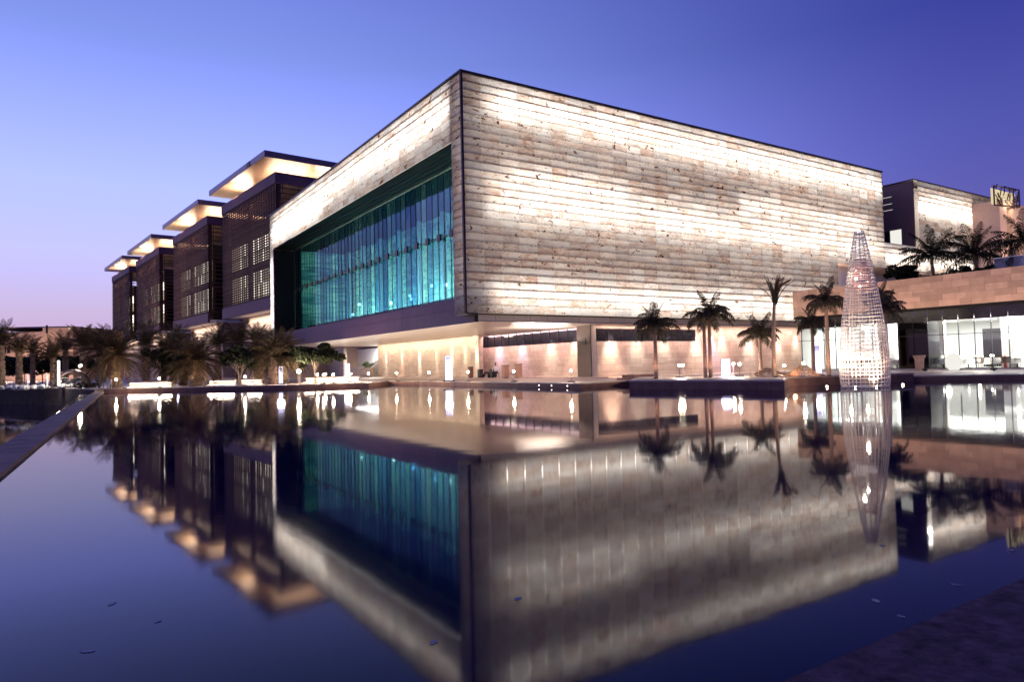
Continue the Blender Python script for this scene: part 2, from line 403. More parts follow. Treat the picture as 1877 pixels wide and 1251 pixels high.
# ------------------------------------------------------------------ setting: water, ground, terraces
def pt(x, y, z): p = hit(x, y, 2, z); return (p.x, p.y)
edge = [pt(190, 719.6, 0), pt(300, 718.3, 0), pt(420, 715.8, 0), pt(520, 713.4, 0), pt(620, 710.6, 0), pt(676, 709.2, 0),
        pt(711, 705.2, 0), (3.15, 14), (3.34, -1.68), (3.42, -7.5), (8.8, -6.2), (10.5, -7.5), (15, -14), (19.7, -19), (23.4, -22.7), (31, -31.5), (31, -37.97)]
wa, wb = pt(0, 866.5, .05), edge[0]                         # weir: its pool-side edge
wd_ = Vector((wb[0]-wa[0], wb[1]-wa[1])).normalized()
wn = Vector((-wd_.y, wd_.x))                                # to the left, lower pool side
near = Vector(wa)-wd_*12.5
WID = .62
qa, qb = pt(98, 711, .31), pt(0, 711, .31)
wf = Vector(wb)+wn*WID
plaza = edge[:] + [(31, -38), (900, -38), (2500, 2500), (-2500, 2500), (-2500, 200), (qb[0]-60, qb[1]+90), qb, qa, (wf.x, wf.y)]
g = MB().prism(plaza, -.6, .31).build('plaza_ground', 'terrace'); tag(g, kind='structure')
# dark stone drop under the terrace lip
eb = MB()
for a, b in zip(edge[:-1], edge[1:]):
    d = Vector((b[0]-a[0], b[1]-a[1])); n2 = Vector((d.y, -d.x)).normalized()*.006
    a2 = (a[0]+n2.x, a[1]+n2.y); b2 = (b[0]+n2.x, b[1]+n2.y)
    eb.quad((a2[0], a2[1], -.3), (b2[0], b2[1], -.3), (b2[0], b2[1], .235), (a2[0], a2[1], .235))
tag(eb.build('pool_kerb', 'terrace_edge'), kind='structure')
water = MB(); water.quad((near.x, near.y, 0), (60, near.y-1, 0), (60, 60, 0), (wb[0], 60, 0))
tag(water.build('pool_water', 'pool_water'), kind='structure')
lw = MB(); lw.quad((-300, -80, -1.4), (near.x, -80, -1.4), (wf.x+1, 80, -1.4), (-300, 140, -1.4)); tag(lw.build('lower_pool_water', 'lower_water'), kind='structure')
# quay wall of the lower pool is the plaza's own side below; extend it down
qw = MB()
for a, b in (((qb[0]-60, qb[1]+90), qb), (qb, qa), (qa, (wf.x, wf.y))):
    d = Vector((b[0]-a[0], b[1]-a[1])); n2 = Vector((d.y, -d.x)).normalized()*.01
    qw.quad((a[0]+n2.x, a[1]+n2.y, -2), (b[0]+n2.x, b[1]+n2.y, -2), (b[0]+n2.x, b[1]+n2.y, .22), (a[0]+n2.x, a[1]+n2.y, .22))
tag(qw.build('quay_wall', 'quay_stone'), kind='structure')
# weir of flat slabs
weir = MB(); A = near; B = Vector(wb)+wd_*.3; C_ = B+wn*WID; D_ = A+wn*WID
weir.prism([(A.x, A.y), (B.x, B.y), (C_.x, C_.y), (D_.x, D_.y)], -2.0, .02)
weir = tag(weir.build('weir_wall', 'quay_stone'), kind='structure')
n = int((B-A).length/1.5)
for i in range(n):
    p = A+wd_*((B-A).length*(i+.5)/n)+wn*(WID/2-.02)
    piece('coping_slab', 'weir_stone', (p.x, p.y, .03+random.uniform(0, .006)), ((B-A).length/n-.012, WID+.05, .07), weir, rot=(0, 0, math.atan2(wd_.y, wd_.x)))
# paving the camera stands on
np_ = MB().prism([(near.x-.8, -37.93), (900, -37.93), (2500, -2500), (-2500, -2500), (-300, -37.93)], -2.2, .045).build('near_paving', 'near_paving'); tag(np_, kind='structure')
# raised planting terrace with a purple-brown tiled front
rt = [(3.9, -11.3), (6.2, -19.45), (10.6, -16.55), (18.9, -18.9), (22, -16), (24, -9), (9.6, -6.0)]
rtz = .5
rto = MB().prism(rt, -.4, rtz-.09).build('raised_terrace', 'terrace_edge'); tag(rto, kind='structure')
cx0 = sum(p[0] for p in rt)/len(rt); cy0 = sum(p[1] for p in rt)/len(rt)
lip = [(cx0+(p[0]-cx0)*1.006, cy0+(p[1]-cy0)*1.006) for p in rt]
lipo = MB().prism(lip, rtz-.09, rtz).build('terrace_lip', 'terrace'); tag(lipo, kind='structure')
a, b = Vector(rt[0]), Vector(rt[1]); d = (b-a); nn = Vector((d.y, -d.x)).normalized()*-1
if nn.x > 0: nn = -nn
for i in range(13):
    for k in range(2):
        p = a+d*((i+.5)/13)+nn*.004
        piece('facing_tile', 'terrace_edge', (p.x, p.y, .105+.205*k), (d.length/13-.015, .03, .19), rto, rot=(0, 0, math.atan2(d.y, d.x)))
# far sheet to the horizon
tag(MB().prism([(-5000, -5000), (5000, -5000), (5000, 5000), (-5000, 5000)], -4, -3).build('ground', 'ground'), kind='structure')

# ------------------------------------------------------------------ library
H0, H1, LX, WY = 5.011, 21.073, 51.19, 50.7
ROW = (H1-H0)/30; COLW = LX/35
lib = thing('library_building', 'huge cantilevered stone-clad library box glowing from within beside the pool', 'building', (25, 25, 0))
ov = .085
def panel_quads(p0, u, n, w, h):
    """outer slab of one shingled stone panel, open at the back"""
    u = Vector(u); n = Vector(n); p0 = Vector(p0); z = Vector((0, 0, 1))
    b0 = p0+n*.085+u*.011; b1 = p0+n*.085+u*(w-.011); t0 = p0+n*.012+u*.011+z*(h+ov); t1 = p0+n*.012+u*(w-.011)+z*(h+ov)
    k = n*-.012
    v = [b0, b1, t1, t0, b0+k, b1+k, t1+k, t0+k]
    return [tuple(q) for q in v], [(0, 1, 2, 3), (0, 4, 5, 1), (1, 5, 6, 2), (2, 6, 7, 3), (3, 7, 4, 0)]
def panel_obj(name, items, parent, kind=None):
    V = []; F = []; A = []
    for (p0, u, n, w, h) in items:
        v, f = panel_quads(p0, u, n, w, h); i = len(V); V += v; F += [tuple(i+k for k in q) for q in f]
        r = (random.random(), random.random(), random.random()); A += list(r)*8
    me = bpy.data.meshes.new(name); me.from_pydata(V, [], F); me.update(); me.materials.append(MATS['backlit_stone'])
    at = me.attributes.new('pr', 'FLOAT_VECTOR', 'POINT'); at.data.foreach_set('vector', A)
    o = bpy.data.objects.new(name, me); COL.objects.link(o); attach(o, parent)
    if kind: o['kind'] = kind
    return o
# carrying walls behind the long stone screen
inner = MB()
inner.box((.1, 1.5, H0+.05), (LX-.1, 1.7, H1-.05))
inner.box((LX-.12, .03, 13.7), (LX-.02, 1.49, H1-.06))
ls = inner.build('screen_wall', 'white_wall', lib)
items = []; first = []
for c in range(55):
    for r_ in range(30):
        x0 = c*COLW; z0 = H0+r_*ROW
        if 28.4 < c and r_ < 11 and c < 44: continue                  # loggia over the restaurant roof
        if 35 <= c < 39.4 and r_ >= 16: continue                        # notch beside the rear block
        it = ((x0, 0, z0), (1, 0, 0), (0, -1, 0), COLW, ROW)
        (first if c < 10 else items).append(it)
for it in first: panel_obj('stone_panel', [it], ls)
panel_obj('stone_panels', items, lib, 'stuff')
# short side facing the office blocks: head band and two end strips
items = []; cw = WY/35
for c in range(35):
    for r_ in range(30):
        z0 = H0+r_*ROW
        if r_ < 22 and 0 < c < 34: continue
        items.append(((0, (c+1)*cw, z0), (0, -1, 0), (-1, 0, 0), cw, ROW))
panel_obj('side_stone_panels', items, lib, 'stuff')
RZ = H0+22*ROW   # head of the window recess
# little steel clips along the courses
cl = MB()
for c in range(35):
    for r_ in range(1, 30):
        if c >= 28 and r_ < 11: continue
        for k in (.12, .88):
            x = (c+k)*COLW; z = H0+r_*ROW
            cl.box((x-.022, -.11, z-.03), (x+.022, -.075, z+.015))
cl.build('panel_clips', 'dark_metal', lib, 'stuff')
# trims
box('corner_trim', 'bronze', (-.10, -.10, H0-.05), (.06, .06, H1+.14), lib)
box('roof_edge', 'bronze', (-.13, -.13, H1+.10), (LX+.1, 1.6, H1+.22), lib)
box('roof_edge', 'bronze', (-.13, 1.61, H1+.10), (2.9, WY+.1, H1+.22), lib)
box('roof_slab', 'white_wall', (.05, .03, H1-.03), (LX-.05, 1.48, H1+.095), lib)
box('roof_slab', 'white_wall', (.05, 1.72, H1-.03), (2.8, WY-.05, H1+.095), lib)
box('underside', 'bronze', (.0, -.02, H0-.09), (LX*1.0, 1.48, H0-.02), lib)
# window recess on the short side: black head soffit, reveal, glass, interior
box('recess_head', 'soffit_dark', (.04, 1.6, RZ-.06), (3.4, WY-1.5, RZ+.02), lib)
for i in range(3): box('head_rail', 'bronze', (1.0+i*.55, 1.7, RZ-.12), (1.06+i*.55, WY-1.6, RZ-.065), lib)
box('recess_reveal', 'soffit_dark', (.05, WY-1.45, H0), (3.4, WY-1.3, RZ-.07), lib)
box('end_wall', 'purple_panel', (.06, WY-.1, H0), (12, WY, H1-.1), lib)
box('band_back', 'white_wall', (2.5, 1.72, RZ+.03), (2.62, WY-.15, H1-.04), lib)
box('body', 'wall_back', (13, 4.4, 4.62), (57, WY-.3, H1-.3), lib)
GX, GY0, GY1, GZ0, GZ1 = 2.68, 1.7, WY-1.5, 6.3, RZ-.14
NP = 46; pw = (GY1-GY0)/NP
for i in range(NP):
    y = GY0+(i+.5)*pw
    piece('window_pane', 'teal_glass', (GX+random.uniform(-.01, .01), y, (GZ0+GZ1)/2), (.012, pw-.05, GZ1-GZ0), lib, rot=(0, 0, R(random.uniform(-.7, .7))))
    piece('glass_fin', 'frame_dark', (GX-.01, GY0+i*pw, (GZ0+GZ1)/2), (.06, .03, GZ1-GZ0), lib)
zc = (hit(827, 427, 0, 2.3).z+hit(534, 534, 0, 2.3).z)/2
piece('tie_rod', 'frame_dark', (GX-.2, (GY0+GY1)/2, zc), (.06, GY1-GY0, .07), lib)
for i in range(0, NP, 2): piece('glass_clamp', 'frame_dark', (GX-.22, GY0+(i+.5)*pw, zc), (.16, .52, .55), lib)
# hall behind the glass
hall = MB(); hall.box((9.8, 1.75, 5.6), (10, WY-1.35, RZ+.4)); hall.build('hall_wall', 'light_swirl_paint', lib)
box('hall_floor', 'floor_pale', (2.2, 1.75, 5.75), (9.79, WY-1.5, 5.95), lib)
box('hall_ceiling', 'soffit_dark', (3.45, 1.75, RZ-.05), (9.79, WY-1.5, RZ+.02), lib)
box('hall_end_wall', 'light_swirl_paint', (3.45, 1.72, 5.96), (9.79, 1.76, RZ-.06), lib)
box('hall_end_wall', 'light_swirl_paint', (3.45, WY-1.52, 5.96), (9.79, WY-1.49, RZ-.06), lib)
for y, p in ((7, 3000), (15, 3600), (24, 6500), (33, 4000), (42, 4800)):
    area('hall_uplight', (5.6, y, 6.2), lib, p*.58, (.88, 1, .80), (.8, 0, .6), 8, 1.0)
for y, x, z in ((5, 7.5, 9.6), (9.5, 8, 8.4), (16, 7, 8.9), (21, 8, 9.4), (22.5, 6.5, 8.2), (25, 7.5, 8.8), (31, 8, 8.6), (38, 7, 9.0), (43, 8, 8.2)):
    MB().sphere((x, y, z), .16, 10, 7).build('pendant_lamp', 'globe_soft', lib, smooth=True)
    MB().tube([(x, y, z), (x, y, RZ-.1)], .015, 4).build('pendant_cord', 'frame_dark', lib)
for i in range(9): box('hall_column', 'column_white', (8.9, 4+i*5.4, 5.96), (9.35, 4.45+i*5.4, RZ-.06), lib)
box('hall_balustrade', 'clear_glass', (3.9, 2, 5.96), (3.93, WY-2, 7.0), lib)
# lower purple fascia of metal sheets in two courses
FX = .8
box('fascia_back', 'frame_dark', (FX+.03, .27, 4.43), (FX+.3, WY-.2, 6.1), lib)
nf = 34; fw = (WY-.5)/nf
for i in range(nf):
    for (za, zb) in ((4.41, 5.445), (5.46, 6.11)):
        piece('fascia_sheet', 'purple_panel', (FX+random.uniform(0, .006), .25+(i+.5)*fw, (za+zb)/2), (.04, fw-.012, zb-za-.008), lib)
box('sill', 'purple_panel', (FX+.03, .3, 6.11), (GX, WY-.5, 6.2), lib)
# soffit of the cantilever and beam strip of square sheets along the long side
sf = MB()
for i in range(40):
    y0 = .34+i*(WY-.6)/40; sf.box((FX+.32, y0, 4.46), (22, y0+(WY-.6)/40-.02, 4.52))
sf.build('soffit_strips', 'soffit', lib, 'stuff')
box('soffit_deck', 'wall_back', (FX+.31, .34, 4.53), (40, WY-.2, 4.6), lib)
nb = 27; bw_ = COLW
for i in range(nb):
    piece('beam_sheet', 'beam_panel', (1.0+(i+.5)*bw_, .30, 4.77), (bw_-.035, .05, .47), lib)
box('beam_core', 'frame_dark', (.95, .33, 4.50), (1.0+nb*bw_, .5, 5.0), lib)
box('porch_soffit', 'soffit', (22.05, .51, 4.44), (40, 2.3, 4.51), lib)
sfr = MB(); sfr.box((22.0, .34, 4.425), (40, .50, 4.49)); sfr.build('porch_edge', 'beam_panel', lib)
# ground-floor walls of stone blocks
w1 = box('ground_wall', 'wall_back', (12.05, 19.0, .25), (12.5, 45, 4.44), lib); ashlar(w1, 'ashlar', 0, 12.03, 19.0, 45, .31, 4.44, -1)
ashlar(w1, 'ashlar', 1, 19.0, 12.04, 12.5, .31, 4.44, -1)
w2 = box('ground_wall', 'wall_back', (13.55, 2.6, .25), (14.0, 24, 4.44), lib); ashlar(w2, 'ashlar', 0, 13.53, 4.0, 24, .31, 3.26, -1, bw=(.6, 1.3))
for i in range(15):
    piece('strip_window', 'window_dark', (13.53, 4.0+(i+.5)*1.32, 3.84), (.03, 1.27, 1.1), lib)
    piece('window_post', 'frame_dark', (13.50, 4.0+i*1.32, 3.84), (.08, .05, 1.12), lib)
w3 = box('ground_wall', 'wall_back', (12.6, 2.25, .25), (39.4, 2.6, 4.43), lib)
ashlar(w3, 'ashlar', 1, 2.23, 12.6, 39.4, .31, 4.43, -1, holes=[(12.62, 24.2, 3.22, 4.2)], bw=(.8, 1.7))
for i in range(8):
    piece('strip_window', 'window_dark', (12.7+(i+.5)*1.437, 2.22, 3.71), (1.39, .04, .96), lib)
    piece('window_post', 'frame_dark', (12.7+i*1.437, 2.20, 3.71), (.05, .07, .97), lib)
pil = MB().box((11.98, 1.75, .25), (12.55, 3.45, 4.45)).build('pillar', 'bronze', lib)
piece('pillar_strip', 'beam_panel', (12.27, 1.73, 2.4), (.46, .03, 4.1), lib)
piece('pillar_vent', 'black', (11.975, 2.0, 3.35), (.03, .18, .75), lib); piece('pillar_box', 'frame_dark', (11.97, 2.55, 3.2), (.05, .42, .5), lib)
piece('plinth', 'terrace', (11.8, 30, .36), (.7, 60, .1), lib)
piece('plinth', 'terrace', (12.9, 10, .36), (1.2, 14, .1), lib)
# white lobby recess beyond the end of the wall
box('lobby_wall', 'white_wall', (17, 44, .3), (17.2, 66, 4.44), lib)
box('lobby_wall', 'white_wall', (12.51, 44.9, .3), (17, 45.1, 4.44), lib)
w4 = box('ground_wall', 'wall_back', (12.05, 58, .25), (12.5, 72, 4.44), lib); ashlar(w4, 'ashlar', 0, 12.03, 58, 72, .31, 4.44, -1, bw=(.9, 1.8))
w5 = box('stair_wall', 'wall_back', (11.0, 44.5, .25), (11.3, 52.4, 1.55), lib); ashlar(w5, 'ashlar', 0, 10.98, 44.5, 52.4, .31, 1.55, -1, bw=(.8, 1.6))
st = MB()
for i in range(12): st.box((12.6, 52-i*.5, .3+i*.17), (15.5, 52.5-i*.5, .47+i*.17))
st.build('stair', 'white_wall', lib)
area('lobby_light', (14.5, 52, 4.35), lib, 2600, (1, .97, .93), (0.1, 0, -1), 10, 3)
# soffit downlights that graze the walls (brightness and gel colour differ)
wash = [(19.35, 900, (1, .93, .82)), (21.7, 330, (1, .9, .72)), (24.6, 700, (1, .95, .85)), (28.2, 420, (1, .85, .70)), (32.5, 900, (1, .95, .85)), (37.3, 800, (1, .62, .48)), (42.2, 600, (1, .95, .85))]
for y, p, c in wash:
    lamp('SPOT', 'downlight', (11.72, y, 4.42), lib, p*5.5, c, (.055, 0, -1), spot_size=R(24), spot_blend=1.0, shadow_soft_size=.06)
    lamp('SPOT', 'soffit_uplight', (11.5, y, .5), lib, p*.8, c, (.05, 0, 1), spot_size=R(40), spot_blend=1.0, shadow_soft_size=.06)
for y, p, c in [(5.6, 620, (1, .86, .66)), (9.0, 520, (1, .92, .80)), (13.5, 520, (.72, .58, 1)), (17.5, 560, (.62, .50, 1))]:
    lamp('SPOT', 'downlight', (13.0, y, 4.38), lib, p*2.6, c, (.12, 0, -1), spot_size=R(60), spot_blend=1.0, shadow_soft_size=.08)
area('soffit_glow', (10.0, 5.5, 3.2), lib, 900, (1, .85, .75), (0, 0, 1), 3, 4)
area('wall_cove', (11.0, 32, 4.42), lib, 800, (1, .78, .60), (.45, 0, -1), 26, .15)
area('wall_cove', (12.6, 12, 4.42), lib, 650, (1, .62, .68), (.45, 0, -1), 18, .15)
area('wall_cove', (26, 1.2, 4.40), lib, 900, (1, .70, .64), (0, .45, -1), 26, .15)
area('soffit_wash', (6, 30, .6), lib, 1500, (1, .84, .72), (.2, 0, 1), 40, 1)
for x, p, c in [(14.4, 900, (1, .72, .58)), (17.2, 280, (.95, .95, .85)), (20.3, 260, (.96, .95, .86)), (24.2, 620, (1, .80, .68)), (26.2, 480, (.72, .58, 1)), (27.6, 480, (1, .60, .54)), (31.3, 420, (1, .95, .9)), (35.5, 420, (.93, .97, .92)), (38.4, 260, (.93, .97, .92))]:
    lamp('SPOT', 'downlight', (x, 1.75, 4.36), lib, p*5, c, (0, .10, -1), spot_size=R(60), spot_blend=1.0, shadow_soft_size=.35)
# lamps hidden in the cavity behind the translucent stone
WARM = (1, .975, .93)
for z, p in ((19.55, 2000), (12.9, 1500), (6.2, 1900)):
    area('cavity_strip', (LX/2+.9, .95, z), lib, p*1.6, WARM, (0, -1, 0), LX-2.4, .7)
for z, p in ((11.7, 300), (14.3, 400), (18.5, 260)): area('cavity_strip', (LX/2, .8, z), lib, p, WARM, (0, -1, 0), LX-3, .5)
area('cavity_strip', (9, .75, 14.5), lib, 300, WARM, (0, -1, 0), 11, .6)
area('cavity_strip', (38, .75, 15.3), lib, 480, (1, .98, .95), (0, -1, 0), 20, .5)
area('cavity_wash', (LX/2, 1.45, 13), lib, 2700, (1, .86, .76), (0, -1, 0), LX-.6, 15.4)
area('band_strip', (.75, WY/2, RZ+2.6), lib, 3000, WARM, (-1, 0, 0), WY-4, .3)
area('band_strip', (.8, WY-11, RZ+1.6), lib, 1800, WARM, (-1, 0, 0), 20, .5)
area('band_wash', (2.4, WY/2, RZ+2.2), lib, 2000, WARM, (-1, 0, 0), WY-4, 3.4)
area('end_strip', (.7, WY-.75, 11), lib, 700, WARM, (-1, 0, 0), .6, 9)
# rear block, same stone plane beyond the notch
box('rear_side_wall', 'rear_side', (57.58, .02, 13.6), (57.75, 28, H1+.05), lib)
box('rear_inner_wall', 'white_wall', (51.3, 1.5, H0+6), (80.3, 1.7, 13.45), lib)
box('rear_inner_wall', 'white_wall', (57.76, 1.5, 13.6), (80.3, 1.7, H1-.05), lib)
box('rear_roof', 'bronze', (57.5, -.12, H1+.1), (80.4, 28, H1+.22), lib); box('notch_floor', 'wall_back', (51.2, .05, 13.45), (57.57, 28, 13.57), lib)
box('rear_end', 'bronze', (80.35, 0, 10), (80.5, 28, H1+.1), lib)
piece('side_window', 'side_light', (57.56, 2.1, 15.0), (.03, 1.25, 1.75), lib); piece('side_window', 'window_dark', (57.56, 3.2, 15.0), (.03, .8, 1.75), lib)
for y, z, w in ((3.2, 19.0, 1.6), (3.3, 18.3, 1.9), (3.0, 19.8, 1.2)): piece('slit_window', 'side_light', (57.56, y, z), (.03, w, .03), lib)
area('cavity_strip', (69, .62, 18.3), lib, 2400, WARM, (0, -1, 0), 21, .5)
area('cavity_strip', (69, .8, 19.6), lib, 350, WARM, (0, -1, 0), 21, .4)
area('cavity_strip', (65, .62, 12.0), lib, 2300, WARM, (0, -1, 0), 27, .4)
area('cavity_wash', (69, 1.45, 14.5), lib, 1000, (1, .88, .76), (0, -1, 0), 22, 12)
# loggia above the restaurant roof
box('loggia_back', 'column_white', (42.42, 4.2, 7.5), (66, 4.4, 10.9), lib); box('loggia_ceiling', 'pink_stone', (42.42, .05, 10.92), (66, 4.4, 11.05), lib)
box('loggia_cheek', 'pink_stone', (42.2, .06, 7.6), (42.41, 4.4, 10.9), lib); box('loggia_floor', 'terrace', (42.42, -.1, 7.4), (66, 4.4, 7.55), lib)
for i in range(7): piece('loggia_mullion', 'steel', (42.6+i*1.5, 4.15, 9.2), (.06, .06, 3.3), lib)
area('loggia_light', (46, 2.6, 10.8), lib, 420, (1, .95, .88), (0, .4, -1), 8, 1)
lamp('POINT', 'loggia_lamp', (43.2, .8, 9.7), lib, 60, (1, .8, .65), shadow_soft_size=.1)
for i in range(6): piece('glass_balustrade', 'rail_glass', (46.5+i*1.9, .0, 8.75), (1.84, .03, 1.25), lib)

# ------------------------------------------------------------------ office blocks: screens of slats under lit canopies
TH = R(5.7); U = Vector((-math.sin(TH), math.cos(TH), 0)); V = Vector((math.cos(TH), math.sin(TH), 0))
OL, OW = 26.4, 30.0          # length along the row, depth
Z0, Z1, Z2, Z3 = 10.6, 12.4, 29.0, 30.6
def make_office():
    o = thing('office_block', '', 'building', (0, 0, 0), TH, 'office blocks in a row', local=True)
    MB().box((-1.8, -.8, 32.42), (OW, OL+1.0, 33.3)).build('canopy', 'canopy_edge', o)
    MB().box((-1.75, -.75, 32.36), (OW-.1, OL+.95, 32.415)).build('canopy_soffit', 'canopy_soffit', o)
    MB().box((2, 3, 33.31), (14, 4.2, 33.65)).build('roof_duct', 'dark_metal', o)
    fr = MB().box((-.02, -.02, Z2), (.38, OL, Z3)); fr.box((.381, -.02, Z2), (OW, .38, Z3)); fr.build('top_band', 'office_panel', o)
    fr = MB().box((-.02, -.02, Z0), (.38, OL, Z1)); fr.build('bottom_band', 'office_panel', o)
    MB().box((.4, .4, Z0+.1), (OW, OL-.1, Z0+.6)).build('underside', 'white_wall', o)
    MB().box((.4, .4, Z2+.6), (OW, OL-.1, Z2+.9)).build('roof_deck', 'white_wall', o)
    MB().box((1.6, 2.4, Z1-1.2), (OW, OL-.2, Z2-3.4)).build('core', 'office_wall', o)
    for (x, y, zt) in ((.7, .6, Z2), (.7, OL-.6, Z2), (.7, OL/2, Z2), (8, .6, Z2), (16, .6, Z2), (13, 9, 32.36), (13, 19, 32.36)): MB().box((x-.25, y-.25, Z1-.8), (x+.25, y+.25, zt)).build('column', 'office_slat', o)
    # slats
    ns = 42; h = (Z2-Z1)/ns
    sl = MB().box((-.04, 0, -.13), (.04, OL-.05, .13)).mesh('slat', 'office_slat')
    sr = MB().box((.1, -.06, -.07), (OW, .06, .07)).mesh('side_slat', 'office_slat')
    for i in range(ns): inst('slat', sl, (.12, 0, Z1+(i+.5)*h), o)
    for i in range(0, ns): 
        if i % 2 == 0: inst('side_slat', sr, (.3, .12, Z1+(i+.5)*h), o)
    pm = MB().box((-.04, -.11, Z1), (.10, .11, Z2)).mesh('upright', 'office_slat')
    for i in range(25): inst('upright', pm, (.30, .4+i*1.07, 0), o)
    pm2 = MB().box((-.04, -.04, Z1), (.04, .04, Z2)).mesh('side_upright', 'office_slat')
    for i in range(12): inst('side_upright', pm2, (1.2+i*2.4, .28, 0), o)
    # rooms: two lit window bands behind the front screen
    for (za, zb, m) in ((13.2, 17.6, 'office_light'), (18.6, 22.8, 'office_light')):
        for k in range(18):
            y0 = 2.6+k*1.28
            mm = m if (k*7+int(za)*3) % 5 else 'office_dim'
            if k > 14: mm = 'office_dim'
            for q in range(2): piece('window', mm if (k+q) % 6 else 'office_dim', (1.56, y0+.6, za+(zb-za)*(.25+.5*q)), (.03, 1.18, (zb-za)*.47), o)
    for (za, zb) in ((13.4, 16.4), (18.6, 22.0)):
        for k in range(5):
            piece('side_window', 'office_dim' if k % 2 else 'window_dark', (3.8+k*4.2, 2.36, (za+zb)/2), (3.2, .04, zb-za), o)
    MB().box((3, 1.2, .2), (OW, OL-2, Z0+.1)).build('base_wall', 'far_wall', o)
    area('canopy_uplight', (1.0, OL*.70, 30.75), o, 900, (1, .75, .53), (-.25, 0, 1), 3, 3)
    area('canopy_uplight', (5.0, OL*.28, 30.75), o, 900, (1, .75, .53), (-.05, -.1, 1), 6, 6)
    area('canopy_uplight', (11.0, 3.5, 30.75), o, 900, (1, .78, .58), (0, -.1, 1), 6, 3)
    area('terrace_light', (1.2, OL*.5, 28.5), o, 1500, (1, .70, .5), (0, 0, -1), 20, 1.2)
    area('undercroft_light', (2.0, OL*.5, 9.8), o, 600, (1, .90, .76), (.3, 0, -.35), 16, 1.5)
    return o
off = make_office()
bn_ = piece('canopy_notch', 'black', (-1.83, 6.2, 32.85), (.12, 1.3, .75)); bn_.parent = off
labels = ['slatted office block directly behind the stone library with a notched lit canopy',
          'second slatted office block from the library with bright window bands',
          'third slatted office block from the library, darker with one glowing window',
          'last and farthest slatted office block in the row beyond the palms']
bn_.parent = None
offs = [off]+[copy_tree(off) for _ in range(3)]; bn_.parent = off
for o, lab, u in zip(offs, labels, (62.4, 97.8, 137.3, 173.0)):
    P = U*u+V*10.1; o.location = (P.x, P.y, 0); o['label'] = lab

# ------------------------------------------------------------------ restaurant wing
RX = 34.6; RY0, RY1 = -46.0, -.3; FL = .42
rest = thing('restaurant_pavilion', 'low restaurant wing with tan stone fascia over a bright glass wall', 'building', (42, -22, 0))
fb = box('stone_fascia', 'wall_back', (RX+.03, RY0, 5.25), (RX+.6, RY1, 7.68), rest)
nfb = ashlar(fb, 'fascia_stone', 0, RX+.01, RY0, RY1, 5.25, 7.68, -1, bw=(.7, 1.9), rh=(.33, .6))
ashlar(fb, 'fascia_stone', 1, RY1+.01, RX+.1, RX+.6, 5.25, 7.68, 1)
box('roof_slab', 'terrace', (RX+.61, RY0, 7.2), (58, -.32, 7.55), rest); box('soffit', 'soffit_dark', (RX+.05, RY0, 5.1), (37, RY1, 5.24), rest)
box('ceiling', 'column_white', (35.6, RY0, 4.5), (52, -.5, 4.62), rest)
box('floor', 'floor_pale', (35.0, RY0, .3), (52, -.3, FL), rest)
box('back_wall', 'column_white', (50, RY0, FL), (50.3, -.4, 4.5), rest)
box('end_wall', 'column_white', (35.5, -.5, FL), (50, -.35, 4.5), rest)
GXR = 35.3; pw2 = 1.12; k = 0; y = RY1-.3
while y > RY0+1:
    y1 = y-pw2
    piece('spandrel_pane', 'window_dark', (GXR, (y+y1)/2, 4.70), (.03, pw2-.03, 1.05), rest)
    dark = -9.1 > y > -11.2
    piece('glass_pane', 'dark_glass' if dark else 'clear_glass', (GXR, (y+y1)/2, 3.62), (.014, pw2-.03, 1.06), rest)
    piece('glass_pane', 'dark_glass' if dark else 'clear_glass', (GXR, (y+y1)/2, 1.75), (.014, pw2-.03, 2.6), rest)
    piece('mullion', 'frame_dark', (GXR+.0, y, 2.3), (.14, .028, 3.8), rest)
    y = y1
piece('transom', 'frame_dark', (GXR-.02, (RY0+RY1)/2, 3.07), (.05, RY1-RY0, .045), rest)
piece('sill', 'frame_dark', (GXR-.02, (RY0+RY1)/2, FL+.02), (.1, RY1-RY0, .06), rest)
for yy, xx, w in ((-12.0, 37.2, .35), (-16.3, 38.2, .8), (-19.4, 39.5, 1.0), (-23.2, 39.0, .8), (-14.3, 45, 1.2), (-7.0, 39, .6), (-4.0, 41, .8)):
    piece('column', 'column_white', (xx, yy, 2.46), (w, w, 4.08), rest)
for yy, xx in ((-14.2, 41), (-17.8, 43), (-20.8, 42)): piece('partition', 'frame_dark', (xx, yy, 2.0), (.12, 1.8, 3.1), rest)
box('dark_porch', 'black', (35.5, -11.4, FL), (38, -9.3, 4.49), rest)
for i in range(9):
    yy = -2.5-i*2.9
    piece('ceiling_light', 'strip_white', (39.0+(i % 2)*1.4, yy, 4.47), (.14, 1.9, .05), rest); piece('ceiling_light', 'strip_white', (44.0, yy-1, 4.47), (.14, 1.7, .05), rest)
for xx in (37.4, 40.2, 43.2, 46.5): area('room_light', (xx, -17, 4.4), rest, 1300, (1, .97, .93), (0, 0, -1), 22, .2)
area('room_light', (41, -4, 4.4), rest, 800, (.95, 1, .97), (0, 0, -1), 6, 6)
area('ceiling_wash', (39, -17, 2.6), rest, 2200, (1, .97, .92), (0, 0, 1), 20, 3)
for yy in (-13.5, -17, -20.5): piece('small_screen', 'screen_blue', (44, yy, 2.3), (.05, .5, .4), rest)
for i in range(5): 
    yy = -11.8-i*2.0; lamp('SPOT', 'fascia_downlight', (RX+.4, yy, 5.08), rest, 200, (1, .8, .65), (-.2, 0, -1), spot_size=R(90), spot_blend=1)
